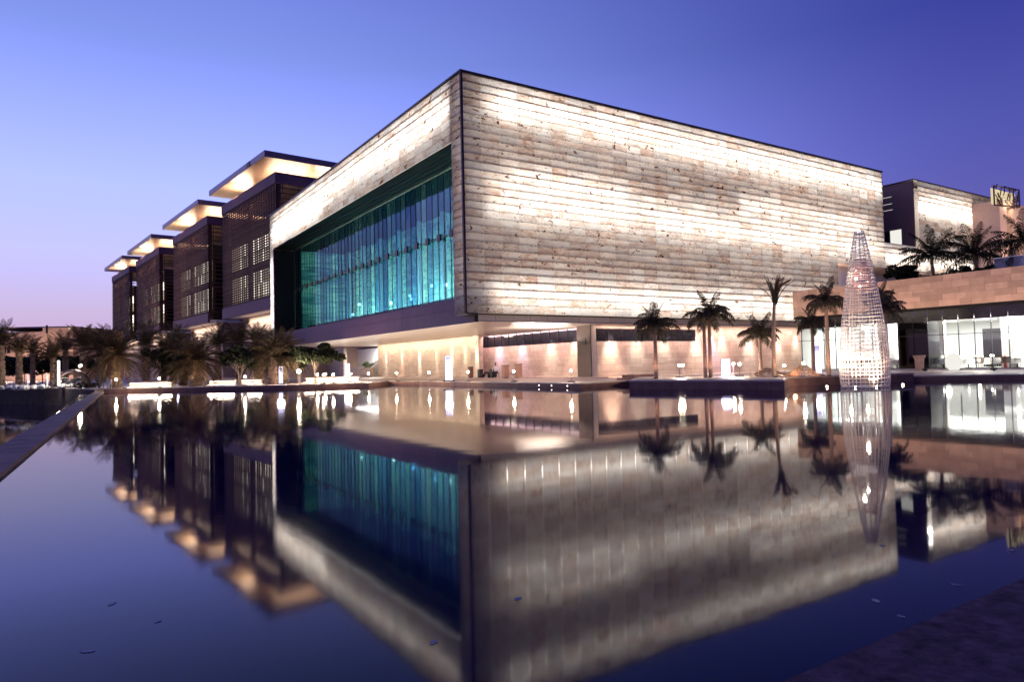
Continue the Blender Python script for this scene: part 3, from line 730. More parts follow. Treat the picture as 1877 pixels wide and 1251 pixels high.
# entrance glazing between library and restaurant
en = thing('entrance_glazing', 'dark framed entrance glass between stone library wall and restaurant', 'glass wall', (39, 1, 0))
for i in range(5):
    piece('glass_pane', 'clear_glass', (39.6, 2.0-.5-i*.0-1.0*i*.55, 2.3), (.02, .5, 3.7), en); piece('frame_post', 'frame_dark', (39.6, 2.0-.25-i*.55, 2.3), (.12, .07, 3.8), en)
piece('frame_head', 'frame_dark', (39.58, .9, 4.25), (.3, 2.9, .5), en); piece('door_header', 'frame_dark', (39.58, .9, 2.95), (.1, 2.9, .12), en)
box('back_wall', 'column_white', (42.4, -.6, .32), (42.6, 2.2, 4.3), en)
lamp('POINT', 'entrance_lamp', (41, 1.0, 3.9), en, 200, (1, .97, .95), shadow_soft_size=.3)

# roof planting and tower behind the restaurant
tw = thing('wind_tower', 'tall pink stone tower with a gilded lattice crown behind the restaurant roof', 'tower', (74, -3, 0))
for (x0, x1) in ((71.2, 73.0), (74.4, 78.6)): box('tower_shaft', 'pink_stone', (x0, -3, 0.3), (x1, 1.2-.0, 19.8), tw)
box('tower_core', 'black', (73.01, -1.6, 0.3), (74.39, 1.0, 19.6), tw)
lat = MB(); random.seed(3)
for i in range(46):
    x = random.uniform(69.7, 76.4); z = random.uniform(19.0, 21.4); a = random.uniform(0, math.pi); l = random.uniform(.5, 1.4)
    dx, dz = math.cos(a)*l, math.sin(a)*l
    x2 = min(max(x+dx, 69.7), 76.5); z2 = min(max(z+dz, 19.0), 21.6)
    lat.tube([(x, -3.1, z), (x2, -3.1, z2)], .06, 4)
for (a, b) in (((69.7, 19.0), (69.7, 21.3)), ((69.7, 21.3), (76.5, 21.6)), ((76.5, 21.6), (76.5, 19.5)), ((69.7, 19), (76.5, 19.5)), ((74.9, 19.4), (74.9, 21.6))): lat.tube([(a[0], -3.1, a[1]), (b[0], -3.1, b[1])], .09, 4)
lat.build('lattice_crown', 'bronze', tw)
emis('crown', (1, .80, .5), .8); piece('crown_screen', 'crown', (73.1, -2.7, 20.2), (6.4, .05, 1.9), tw)
lamp('POINT', 'crown_lamp', (73.6, -3.6, 19.4), tw, 260, (1, .75, .5), shadow_soft_size=.3)
for s_ in (70.5, 76.5): lamp('SPOT', 'tower_uplight', (s_, -8, 9), tw, 5500, (1, .74, .58), (.12, .5, .75), spot_size=R(60), spot_blend=1)
rp = thing('roof_screen', 'blue tinted glass windbreak standing on the restaurant roof', 'glass screen', (37, -18, 7.55))
for i in range(5): piece('glass_pane', 'blue_glass', (37.5, -16.3-i*1.05, 8.15), (.03, 1.0, 1.2), rp)
piece('top_rail', 'steel', (37.5, -18.4, 8.78), (.06, 5.3, .05), rp)

# ------------------------------------------------------------------ palms and trees
random.seed(11)
def frond_mesh(name, mat, Ln, a0, a1, nodes, lf, droop, spread=R(55), w=.035, v_up=.35):
    """one palm leaf along +x: curved midrib with two rows of narrow leaflets"""
    mb = MB(); pts = []; p = Vector((0, 0, 0)); ds = Ln/nodes
    for i in range(nodes+1):
        t = i/nodes; a = a0+(a1-a0)*t**1.15; d = Vector((math.cos(a), 0, math.sin(a))); pts.append((p.copy(), d)); p = p+d*ds
    rib = [q for q, _ in pts][::max(1, nodes//8)]
    mb.tube(rib, [.03*(1-.85*i/(len(rib)-1)) for i in range(len(rib))], 4, False)
    for i in range(2, nodes+1):
        t = i/nodes; q, d = pts[i]; up = Vector((-d.z, 0, d.x)); l = lf*(math.sin(math.pi*min(1, t*.9+.14))**.6)*random.uniform(.8, 1.1)
        for s in (-1, 1):
            side = Vector((0, s, 0)); sp = spread+random.uniform(-.15, .15)
            k = d*math.cos(sp)+(side*math.cos(v_up)+up*math.sin(v_up))*math.sin(sp); k.normalize()
            m = q+k*l*.55; e = q+k*l+Vector((0, 0, -droop*l*random.uniform(.6, 1.3)))
            ww = d*w*random.uniform(.8, 1.2)
            mb.quad(q-ww*.6, q+ww*.6, m+ww, m-ww); mb.tri(m-ww, m+ww, e)
    return mb.mesh(name, mat)
def trunk_mesh(name, mat, h, r0, r1, rings, rough, n=9, lean=(0, 0), bulge=0):
    mb = MB(); base = 0
    for k in range(rings+1):
        t = k/rings; r = r0+(r1-r0)*t+bulge*math.sin(math.pi*t); r *= 1+rough*(1 if k % 2 else -1)
        for j in range(n):
            a = 2*math.pi*(j+.5*(k % 2))/n; rr = r*(1+random.uniform(-rough, rough)*.5)
            mb.v.append((rr*math.cos(a)+lean[0]*t*t, rr*math.sin(a)+lean[1]*t*t, h*t-.05))
    for k in range(rings):
        for j in range(n): mb.f.append((k*n+j, k*n+(j+1) % n, (k+1)*n+(j+1) % n, (k+1)*n+j))
    mb.f.append(tuple(rings*n+j for j in range(n)))
    return mb.mesh(name, mat)
def palm(name, label, cat, group, loc, h, trunk, fronds, plan, scale=1, lean=(0, 0), rot=0):
    """plan: list of (frond variant, count, extra pitch)"""
    o = thing(name, label, cat, loc, rot, group, local=True)
    inst('trunk', trunk, (0, 0, 0), o)
    for var, cnt, jit in plan:
        ph = random.uniform(0, 6.28)
        for i in range(cnt):
            a = ph+2*math.pi*i/cnt+random.uniform(-.25, .25)
            inst('frond', fronds[var], (lean[0]+.08*math.cos(a), lean[1]+.08*math.sin(a), h-.1+random.uniform(-.1, .1)), o, rot=(random.uniform(-.2, .2), random.uniform(-jit, jit), a), scale=scale*random.uniform(.85, 1.12))
    return o
DF = [frond_mesh('date_frond', 'date_leaf', 3.3, R(a0), R(a1), 34, .58, dr, R(48), .028) for a0, a1, dr in ((82, 38, .12), (66, -8, .2), (44, -48, .25), (18, -75, .3), (-10, -88, .3))]
RF = [frond_mesh('royal_frond', 'royal_leaf', 1.5, R(a0), R(a1), 30, .36, dr, R(62), .022, v) for a0, a1, dr, v in ((84, 40, .5, .2), (62, -62, .7, -.2), (40, -84, .8, -.3), (5, -89, .6, -.3))]
CF = [frond_mesh('coconut_frond', 'coco_leaf', 3.0, R(a0), R(a1), 30, .7, dr, R(50), .035, -.1) for a0, a1, dr in ((80, 28, .5), (52, -22, .7), (24, -52, .8), (-5, -70, .8))]
TUP = [frond_mesh('tied_frond', 'royal_leaf', 1.7, R(a0), R(a1), 26, .22, .4, R(35), .02, 0) for a0, a1 in ((88, 60), (84, 30))]+[frond_mesh('dry_frond', 'dry_leaf', 1.4, R(80), R(15), 24, .26, .9, R(40), .02, 0)]
# date palms on the left bank: column, depth, trunk height, size, look
dates = [(35, 70, 3.7, .80, 'up', 'date palm with thick bare lit trunk behind the quay rocks and railing'),
         (60, 84, 4.1, .72, 'up', 'slender date palm standing behind the quay rocks between two thicker palms'),
         (98, 72, 3.0, .82, 'up', 'date palm beside the white light column above the quay'),
         (152, 76, 4.4, .88, 'up', 'date palm with upswept crown behind the arched sculpture'),
         (213, 57.5, 2.65, 1.08, 'full', 'big drooping date palm at the end of the weir'),
         (268, 80, 4.6, .95, 'up', 'tall date palm behind the drooping palm, under the farthest office block'),
         (362, 58.5, 2.2, .98, 'full', 'broad date palm with orange lit trunk on the pool bank'),
         (336, 63, 1.8, .95, 'full', 'low date palm close behind the broad pool bank palm'),
         (500, 58, 2.3, .92, 'full', 'date palm beside the tall glowing sign at the dark window corner'),
         (476, 64, 2.4, .95, 'full', 'date palm just behind the palm at the glowing sign'),
         (400, 78, 4.2, .95, 'up', 'dark date palm under the second office block'),
         (438, 82, 4.5, 1.0, 'up', 'dark date palm in front of the lit undercroft'),
         (472, 86, 4.7, .95, 'up', 'dark date palm closest to the stone end of the library'),
         (300, 88, 4.0, .9, 'up', 'date palm half hidden under the third office block'),
         (120, 90, 4.4, .95, 'up', 'date palm in the second row behind the light column'),
         (182, 84, 4.3, .95, 'up', 'date palm in the second row behind the weir end railing'),
         (318, 74, 3.6, 1.0, 'up', 'date palm between the broad palm and the third office block'),
         (520, 66, 2.6, .95, 'full', 'date palm standing under the dark window corner of the library'),
         (2, 66, 4.2, .85, 'up', 'date palm whose fronds reach in from the bank edge')]
PL = {'full': [(0, 9, .15), (1, 15, .15), (2, 20, .15), (3, 22, .12), (4, 16, .1)], 'up': [(0, 10, .15), (1, 14, .15), (2, 13, .15), (3, 6, .1)]}
for i, (x, D, h, s, look, lab) in enumerate(dates):
    p = col(x, D, .31); tr = trunk_mesh('date_trunk', 'date_trunk', h, .42*s, .34*s, int(h*5), .11, 10)
    palm('date_palm', lab, 'palm tree', 'date palms on the bank', p, h, tr, DF, PL[look], s)
# warm uplights at palm feet
def uplight(p, power, color=(1, .62, .38), tilt=(0, 0, 1), label='small in-ground uplight at the foot of a palm', size=70):
    o = thing('ground_uplight', label, 'lamp', p, 0, 'uplights under the palms', local=True)
    MB().lathe([(.10, 0), (.12, .05), (.09, .06), (.09, .045)], 10).build('housing', 'dark_metal', o)
    inst('lens', MB().lathe([(.085, .046), (.085, .052)], 10).mesh('lens', 'globe_soft'), (0, 0, 0), o)
    lamp('SPOT', 'beam', (0, 0, .08), o, power*2.2, color, tilt, spot_size=R(size), spot_blend=1, shadow_soft_size=.08)
    return o
for x, D, pw_ in ((205, 55.8, 260), (228, 56.2, 220), (352, 56.8, 260), (375, 57.0, 200), (490, 56.5, 150), (512, 57.0, 110), (33, 68.5, 220), (97, 70.5, 150), (445, 60, 130), (60, 82, 90), (270, 77, 160)):
    uplight(col(x, D, .31), pw_, label='small in-ground uplight on the palm bank among the date palms')
# royal palms on the raised terrace
royals = [(1203, 40.5, 3.15,  1.1, 'young royal palm in front of the strip window end, first along the raised terrace'),
          (1303, 40.2, 3.65, 1.15, 'royal palm with double trunk beside the lit wall sign'),
          (1395, 42.5, 2.75, 1.08, 'short royal palm behind the woven bench'),
          (1492, 43.0, 3.4, .9, 'royal palm in front of the entrance glazing'),
          (1519, 37.8, 4.1, .95, 'royal palm close beside the wire tower'),
          (1627, 40.0, 3.8, .85, 'royal palm half hidden behind the wire tower, lower crown'),
          (1618, 44.0, 5.0, .85, 'royal palm half hidden behind the wire tower, upper crown')]
for x, D, h, s, lab in royals:
    p = col(x, D, rtz if D < 41 else .31)
    tr = trunk_mesh('royal_trunk', 'royal_trunk', h, .13, .09, 10, .02, 9)
    o = palm('royal_palm', lab, 'palm tree', 'royal palms along the raised terrace', p, h, tr, RF, [(0, 4, .12), (1, 8, .2), (2, 9, .2), (3, 6, .15)], s)
    inst('crownshaft', trunk_mesh('crownshaft', 'royal_leaf', .75, .10, .05, 4, .01, 8, bulge=.02), (0, 0, h-.25), o)
    if x == 1303: inst('trunk', trunk_mesh('royal_trunk', 'royal_trunk', h*.98, .12, .09, 10, .02, 9, lean=(-.1, -.1)), (-.22, .20, 0), o)
    uplight((p.x-.5, p.y-.35, p.z), 60, (1, .6, .42), (.35, .25, 1), 'small in-ground uplight beside a royal palm trunk on the raised terrace')
# freshly planted palm with tied-up crown
p = col(1419, 38.0, rtz); h = 4.3
tr = trunk_mesh('royal_trunk', 'royal_trunk', h, .14, .08, 12, .02, 9, lean=(.12, -.12))
o = palm('tied_palm', 'newly planted palm with its crown tied upright above the woven bench', 'palm tree', None, p, h-.2, tr, TUP, [(0, 12, .12), (1, 6, .2)], .95, (.12, -.12))
for i in range(5): inst('dry_frond', TUP[2], (.15, -.15, h+.2), o, rot=(0, random.uniform(-.3, .2), R(-70+i*18)), scale=.9)
uplight((p.x-.4, p.y-.4, p.z), 45, (1, .5, .3), (.25, .2, 1), 'orange in-ground uplight at the foot of the tied palm')
# coconut palms on the restaurant roof
for x, X, h, s, lab in ((1710, 39.5, 2.5, 1.0, 'dark coconut palm with curved trunk on the restaurant roof beside the round bush'), (1790, 41.0, 2.3, .95, 'dark coconut palm on the restaurant roof closer to the blue glass'), (1885, 39.0, 2.4, .9, 'coconut palm on the restaurant roof behind the blue glass screen')):
    q = hit(x, 480, 0, X); p = (X, q.y, 7.5)
    palm('coconut_palm', lab, 'palm tree', 'coconut palms on the roof terrace', p, h, trunk_mesh('coconut_trunk', 'royal_trunk', h, .17, .12, 10, .03, 8, (.1, .2)), CF, [(0, 6, .2), (1, 9, .25), (2, 9, .2), (3, 5, .2)], s, (.1, .2))
# leafy crowns
def crown_mesh(name, mat, r, n, leaf=.16, holes=.0):
    mb = MB(); cs = [(Vector((random.gauss(0, .42), random.gauss(0, .42), random.gauss(0, .28))), random.uniform(.22, .42)) for _ in range(16)]
    for i in range(n):
        c, cr = random.choice(cs); d = Vector((random.gauss(0, 1), random.gauss(0, 1), random.gauss(0, 1))).normalized()*cr*random.uniform(.5, 1.0)
        q = c+d; q = Vector((q.x*r[0], q.y*r[1], q.z*r[2]))
        a = Vector((random.gauss(0, 1), random.gauss(0, 1), random.gauss(0, .6))).normalized()*leaf*random.uniform(.6, 1.3); b = a.cross(Vector((random.gauss(0, 1), random.gauss(0, 1), random.gauss(0, 1)))).normalized()*leaf*.45
        mb.quad(q-a, q+b, q+a, q-b)
    return mb.mesh(name, mat)
def tree(label, p, h, r, n, stems=3, mat='broad_leaf', name='leafy_tree', leaf=.16, group='small trees'):
    o = thing(name, label, 'tree', p, random.uniform(0, 6), group, local=True)
    mb = MB()
    for s in range(stems):
        a = 6.28*s/stems+random.uniform(-.3, .3); k = .35 if stems > 1 else .05
        mb.tube([(0.03*math.cos(a), .03*math.sin(a), -.05), (k*.35*math.cos(a), k*.35*math.sin(a), h*.35), (k*r[0]*.9*math.cos(a), k*r[0]*.9*math.sin(a), h*.85)], [.09, .07, .03], 6)
        for j in range(3):
            b = a+random.uniform(-1, 1); mb.tube([(k*.35*math.cos(a), k*.35*math.sin(a), h*(.4+.1*j)), (r[0]*.55*math.cos(b), r[0]*.55*math.sin(b), h*(.85+.1*j))], [.04, .012], 5)
    mb.build('trunk', 'tree_bark', o)
    inst('crown', crown_mesh('crown', mat, r, n, leaf), (0, 0, h), o)
    return o
tree('spreading leafy tree with forked pale stems between two date palms on the bank', col(440, 57.5, .31), 2.4, (1.9, 1.9, 1.3), 3000, 4)
tree('round leafy tree on thin stems beside the bright lamp near the lobby', col(578, 57.5, .31), 2.25, (1.7, 1.7, 1.0), 2800, 2)
tree('wide leafy tree leaning over the brightest lamp', col(548, 59.5, .31), 2.3, (1.5, 1.5, 1.0), 2400, 3)
tree('dense dark tree between the weir palm and the broad palm', col(295, 62, .31), 2.5, (1.7, 1.7, 1.5), 2600, 3)
tree('small lobby tree by the white stair', (14.8, 49.0, .31), 2.0, (1.1, 1.3, .8), 900, 1, name='indoor_tree')
tree('small lobby tree near the glowing lobby sign', (14.5, 54.5, .31), 1.7, (.9, 1.1, .7), 700, 1, name='indoor_tree')
tree('round dark bush at the corner of the restaurant roof', (39.5, -7.9, 7.5), 1.2, (1.5, 1.9, 1.0), 2600, 3, 'coco_leaf', 'roof_bush', group='roof planting')
tree('low dark bush between the roof palms', (40.5, -11.8, 7.5), .6, (1.2, 2.4, .8), 2200, 3, 'coco_leaf', 'roof_bush', group='roof planting')
tree('low dark bush under the roof palm by the blue glass', (39.5, -14.6, 7.5), .5, (1.0, 1.6, .7), 1400, 3, 'coco_leaf', 'roof_bush', group='roof planting')
for i, x in enumerate((8, 45, 78, 112, 138)):
    tree(['dark clipped tree behind the quay palms at the bank edge', 'dark clipped tree behind the slender quay palm', 'dark clipped tree behind the light column', 'dark clipped tree between the light column and the bright streetlight', 'dark clipped tree under the bright streetlight'][i], col(x, 98, .31), 2.8, (2.9, 2.9, 1.9), 2000, 1, leaf=.26, group='clipped trees in front of the far building')

# ------------------------------------------------------------------ lamps, signs, sculptures, furniture
random.seed(23)
def make_bollard():
    o = thing('bollard_lamp', '', 'lamp', (0, 0, 0), 0, 'bollard lamps along the pool', local=True)
    MB().box((-.17, -.17, 0), (.17, .17, .10)).build('base_block', 'terrace', o)
    MB().lathe([(.028, .09), (.024, .62)], 8).build('post', 'lamp_post', o)
    MB().lathe([(.05, .60), (.07, .63), (.07, .65), (.03, .66)], 10).build('collar', 'lamp_post', o)
    MB().sphere((0, 0, .725), .078, 12, 8).build('globe', 'globe', o, smooth=True)
    lamp('POINT', 'glow', (0, 0, .84), o, 210, (1, .80, .60), shadow_soft_size=.08)
    return o
bol = make_bollard(); used = [False]
def bollard(p, label):
    if used[0]: o = copy_tree(bol)
    else: o = bol; used[0] = True
    o.location = p; o['label'] = label; return o
SH = 'slim bollard lamp with bright globe on the paved edge under the stone library'
LB = 'slim bollard lamp with bright globe on the palm bank'
for x, D in ((727, 57.5), (787, 54.5), (858, 51.2), (942, 47.6), (1047, 43.3)): bollard(col(x, D, .31), SH)
for x, D in ((593, 55.3), (611, 55.3), (676, 60), (582, 60.5), (597, 63), (636, 64), (643, 59)): bollard(col(x, D, .31), 'slim bollard lamp in the cluster of bollards in front of the lobby')
for x, D, lab in ((213, 55.0, 'bollard lamp in front of the drooping palm at the weir end'), (292, 55.0, 'bollard lamp in front of the long underlit bench near the weir'), (449, 55.2, 'bollard lamp at the foot of the forked leafy tree')): bollard(col(x, D, .31), lab)
for x, D, l in ((1246, 41.5, 'bollard lamp of a close pair between two royal palms'), (1252, 42.6, 'bollard lamp of a close pair between two royal palms'), (1345, 42.8, 'bollard lamp just behind the lit wall sign'), (1356, 40.0, 'bollard lamp in front of the lit wall sign'), (1438, 45.5, 'bollard lamp behind the dip of the woven bench'), (1474, 36.0, 'bollard lamp in front of the tall hump of the woven bench')):
    bollard(col(x, D, rtz if D < 43 else .31), l)
bollard(col(1795, 52.5, .31), 'lone bollard lamp on the edge in front of the restaurant glass')
# the brightest lamp on the bank: a taller lantern
bl = thing('lantern', 'tall lantern, brightest on the palm bank, in front of the leaning tree', 'lamp', col(548, 56.2, .31), 0, local=True)
MB().lathe([(.06, 0), (.04, .1), (.035, .95)], 8).build('post', 'lamp_post', bl); MB().sphere((0, 0, 1.05), .15, 12, 8).build('globe', 'globe', bl, smooth=True)
lamp('POINT', 'glow', (0, 0, 1.3), bl, 600, (1, .82, .62), shadow_soft_size=.12)
# internally lit sign totems
def totem(p, rz, w, h, label, lit='sign_face', logo=True):
    o = thing('sign_totem', label, 'sign', p, rz, None, local=True)
    MB().box((-.10, -w/2-.18, 0), (.10, w/2+.18, .07)).build('foot', 'dark_metal', o)
    MB().box((-.07, -w/2-.03, .06), (.07, w/2+.03, h)).build('case', 'frame_dark', o)
    MB().box((-.10, -w/2, .09), (-.075, w/2, h-.03)).build('lit_panel', lit, o)
    MB().box((-.112, -w*.30, h*.52), (-.102, w*.42, h-.10)).build('grey_poster', 'frame_grey', o)
    if logo:
        g_ = MB()
        for k in range(18):
            a, b = 6.283*k/18, 6.283*(k+1)/18
            for r1, r2 in ((.13, .18), (.05, .08)):
                g_.quad(*[(-.117, .03+r*math.cos(t), h*.80+r*math.sin(t)) for r, t in ((r1, a), (r2, a), (r2, b), (r1, b))])
        g_.build('round_emblem', 'white_paint', o)
    lamp('POINT', 'spill', (-.5, 0, h*.6), o, 90, (.72, .66, 1), shadow_soft_size=.3)
    return o
face = lambda p: math.atan2(CAM.y-p.y, CAM.x-p.x)+math.pi
for x, D, w, h, l, lg in ((823, 54.0, .55, 1.98, 'tall glowing sign with a round emblem on the paved edge under the library', True), (1331, 43.2, .52, 1.28, 'short glowing sign against the pink lit wall', False),
                       (515, 57.0, .30, 1.5, 'narrow violet glowing sign beside the date palm trunk', False), (637, 66.5, .45, 1.7, 'glowing sign in front of the white lobby', False), (331, 66, .22, 1.2, 'slim violet glowing sign behind the broad date palm', False), (1500, 46.5, .45, 2.1, 'glowing sign behind the entrance glass', False)):
    p = col(x, D, .31); totem(p, face(p), w, h, l, logo=lg)
# wire lighthouse in the water
ps = col(1586, 34.9, 0); wt = thing('wire_tower', 'tapering white wire lighthouse sculpture standing in the pool, lit from below', 'sculpture', (ps.x, ps.y, 0), 0, local=True)
prof = [(0, 1.10), (.35, 1.14), (1.62, 1.135), (3.05, .99), (4.85, .755), (6.3, .50), (7.25, .34), (7.88, .20)]
def rad(z):
    for (a, ra), (b, rb) in zip(prof[:-1], prof[1:]):
        if z <= b: return ra+(rb-ra)*(z-a)/(b-a)
    return prof[-1][1]
for shell, (sc_, nv, dz, t) in enumerate(((1.0, 36, .19, .017), (.70, 10, .9, .010))):
    ho = MB(); z = .02; kk = 0
    while z < 7.85:
        dd = dz*(1-.12*z/7.9); r_ = rad(z)*sc_; n_ = 20
        ring = [(r_*math.cos(6.2832*j/n_), r_*math.sin(6.2832*j/n_)) for j in range(n_)]
        for j in range(n_):
            a, b = ring[j], ring[(j+1) % n_]; f0 = (r_-t*2)/r_
            for zz in (z,):
                i = len(ho.v); ho.v += [(a[0], a[1], zz-t), (b[0], b[1], zz-t), (b[0], b[1], zz+t), (a[0], a[1], zz+t), (a[0]*f0, a[1]*f0, zz-t), (b[0]*f0, b[1]*f0, zz-t), (b[0]*f0, b[1]*f0, zz+t), (a[0]*f0, a[1]*f0, zz+t)]
                ho.f += [(i, i+1, i+2, i+3), (i+4, i+7, i+6, i+5), (i, i+4, i+5, i+1), (i+3, i+2, i+6, i+7)]
        z += dd
    ho.build('hoops' if shell == 0 else 'inner_hoops', 'wire', wt, 'stuff')
    vm = MB()
    for j in range(nv):
        a = 6.2832*j/nv; top = 7.88 if j % 3 == 0 else (random.uniform(5.2, 6.4) if j % 3 == 1 else random.uniform(2.6, 4.2))
        vm.tube([(rad(z)*sc_*math.cos(a), rad(z)*sc_*math.sin(a), z) for z in [0, .35, 1, 1.62, 2.3, 3.05, 4, 4.85, 5.6, 6.3, 7.25, 7.88] if z <= top], t*.9, 4)
    vm.build('uprights' if shell == 0 else 'inner_uprights', 'wire', wt, 'stuff')
bm_ = MB()
for k in range(7):
    a = R(-90+k*13); r_ = .62*math.cos(a); z = 1.95+.62*math.sin(a)
    bm_.tube([(r_*math.cos(6.2832*j/18), r_*math.sin(6.2832*j/18), z) for j in range(19)], .016, 4)
for j in range(14):
    a = 6.2832*j/14; bm_.tube([(.62*math.cos(R(-88+k*13))*math.cos(a), .62*math.cos(R(-88+k*13))*math.sin(a), 1.95+.62*math.sin(R(-88+k*13))) for k in range(7)], .014, 4)
bm_.build('wire_bowl', 'wire', wt, 'stuff')
bd = MB()
for z in [4.95+.12*i for i in range(13)]:
    r_ = rad(z)*.62; bd.tube([(r_*math.cos(6.2832*j/14), r_*math.sin(6.2832*j/14), z) for j in range(15)], .02, 4)
MATS['red_glow_paint'] = plain('red_glow_paint', (.34, .17, .15), .5); bd.build('red_glow_coil', 'red_glow_paint', wt, 'stuff')  # added coil, coloured red to imitate the pink glow inside the tower
rv = Vector((CR.x, CR.y, 0)).normalized()
bx = MB(); c0 = rv*1.02
for z in [2.55+.085*i for i in range(7)]: bx.tube([(c0.x+.24*math.cos(t), c0.y+.24*math.sin(t), z) for t in [R(45+90*k) for k in range(5)]], .014, 4)
for k in range(12):
    t = R(30*k); s_ = .24*math.sqrt(.5)/max(abs(math.cos(t-R(0))), abs(math.sin(t))); bx.tube([(c0.x+s_*math.cos(t), c0.y+s_*math.sin(t), 0.05 if k % 2 else 2.5), (c0.x+s_*math.cos(t), c0.y+s_*math.sin(t), 3.1)], .013, 4)
bx.build('side_cage', 'wire', wt, 'stuff')
for dx, z, r_ in ((-.25, 5.45, .07), (-.05, 5.05, .06), (.05, 2.95, .11), (-.75, 1.05, .07), (.1, 1.0, .05)):
    MB().sphere((rv.x*dx, rv.y*dx, z), r_, 10, 7).build('bulb', 'globe_soft', wt, smooth=True); lamp('POINT', 'bulb_glow', (rv.x*dx, rv.y*dx, z+.2), wt, 26, (1, .86, .72), shadow_soft_size=.08)
lamp('SPOT', 'core_beam', (0, 0, .15), wt, 450, (1, .86, .68), (0, 0, 1), spot_size=R(60), spot_blend=1, shadow_soft_size=.15)
def pool_spot(x, D, power, lab):
    p = col(x, D, 0); o = thing('pool_spotlight', lab, 'lamp', (p.x, p.y, 0), 0, 'spotlights in the pool', local=True)
    MB().lathe([(.09, -.05), (.10, .03), (.07, .05)], 10).build('housing', 'dark_metal', o); MB().ell((0, 0, .052), (.045, .045, .015), 10, 5).build('lens', 'pool_spot', o)
    d = Vector((ps.x-p.x, ps.y-p.y, 3.0)); lamp('SPOT', 'beam', (0, 0, .12), o, power*1.2, (1, .80, .66), d, spot_size=R(85), spot_blend=1, shadow_soft_size=.1)
pool_spot(1516, 34.6, 420, 'pool spotlight between the wire tower and the raised terrace front'); pool_spot(1655, 35.2, 380, 'pool spotlight between the wire tower and the restaurant edge')
pool_spot(1568, 33.4, 420, 'pool spotlight at the foot of the wire tower, paler beam'); pool_spot(1607, 33.5, 420, 'pool spotlight at the foot of the wire tower, beside the side cage')
# woven wavy bench
pb0 = col(1380, 39.5, rtz); pb1 = col(1508, 36.8, rtz); ax = (pb1-pb0); LBn = ax.length; rzb = math.atan2(ax.y, ax.x)
wb_ = thing('woven_bench', 'long woven wicker bench with two rounded humps on the raised terrace', 'bench', pb0, rzb, local=True)
def hz(t): return .12+.36*math.exp(-((t-.22)/.17)**2)*min(1, t*9+.25)+.52*math.exp(-((t-.74)/.13)**2)*min(1, (1-t)*8+.1)
rib = MB(); NT = 30
def sect(t, a): return (t*LBn, -.45*math.cos(a), max(.02, hz(t)*math.sin(a)))
for i in range(NT+1):
    t = i/NT; rib.tube([sect(t, R(a)) for a in range(0, 181, 15)], .014, 4)
rib.build('ribs', 'wicker', wb_, 'stuff')
wv = MB()
for a in range(0, 181, 18): wv.tube([sect(i/NT, R(a)) for i in range(NT+1)], .014, 4)
for k in range(30):
    s0 = random.random(); a0 = random.uniform(20, 80); wv.tube([sect(min(1, max(0, s0+.012*j)), R(min(175, a0+6*j))) for j in range(10)], .012, 4)
wv.build('weave', 'wicker', wb_, 'stuff')
lamp('POINT', 'bench_glow', (LBn*.6, .1, .12), wb_, 22, (1, .55, .28), shadow_soft_size=.1)
# seated visitor and the furniture beside the purple lit wall
pc = hit(909, 686, 0, 12.4); PX, PY = 11.4, hit(909, 686, 0, 11.4).y
def seat_block(x, y, sx, sy, sz, name, label, cat, mat, grp=None):
    o = thing(name, label, cat, (x, y, .31), 0, grp, local=True)
    MB().box((-sx/2, -sy/2, .05), (sx/2, sy/2, sz)).build('body', mat, o); MB().box((-sx/2-.02, -sy/2-.02, sz), (sx/2+.02, sy/2+.02, sz+.04)).build('cap', 'frame_dark', o); MB().box((-sx/2+.05, -sy/2+.05, -.02), (sx/2-.05, sy/2-.05, .06)).build('foot', 'black', o)
    return o
yy = lambda x, X=11.4: hit(x, 686, 0, X).y
seat_block(11.4, yy(880.5), .4, .4, .78, 'speaker_box', 'black upright loudspeaker box nearest the lit wall corner', 'speaker', 'black', 'black boxes beside the seated visitor')
seat_block(11.4, yy(903), .4, .4, .78, 'speaker_box', 'black upright loudspeaker box beside the seated visitor', 'speaker', 'black', 'black boxes beside the seated visitor')
seat_block(11.2, yy(866), .35, .45, 1.05, 'stone_post', 'plain brown post in front of the grazing light at the wall end', 'post', 'terrace_edge')
seat_block(11.3, yy(928), .5, .5, 1.12, 'stone_post', 'rounded tan post beside the seated visitor', 'post', 'terracotta')
seat_block(11.6, yy(947), .45, .5, 1.2, 'stone_post', 'tan post behind a bollard lamp against the violet wall', 'post', 'terracotta')
bn = thing('low_bench', 'low dark bench between two black boxes', 'bench', (11.4, yy(891.5), .31), 0, local=True)
MB().box((-.25, -.75, .36), (.25, .75, .43)).build('seat', 'black', bn)
for s_ in (-.6, .6): MB().box((-.2, s_-.05, -.02), (.2, s_+.05, .37)).build('leg', 'black', bn)
MB().box((.2, -.75, .43), (.26, .75, .58)).build('backrest', 'black', bn)
ch = thing('stool', 'dark stool under the seated visitor', 'stool', (PX, PY, .31), 0, local=True)
MB().box((-.25, -.25, .40), (.25, .25, .45)).build('seat', 'black', ch)
for a in (-.2, .2):
    for b in (-.2, .2): MB().box((a-.02, b-.02, -.02), (a+.02, b+.02, .41)).build('leg', 'black', ch)
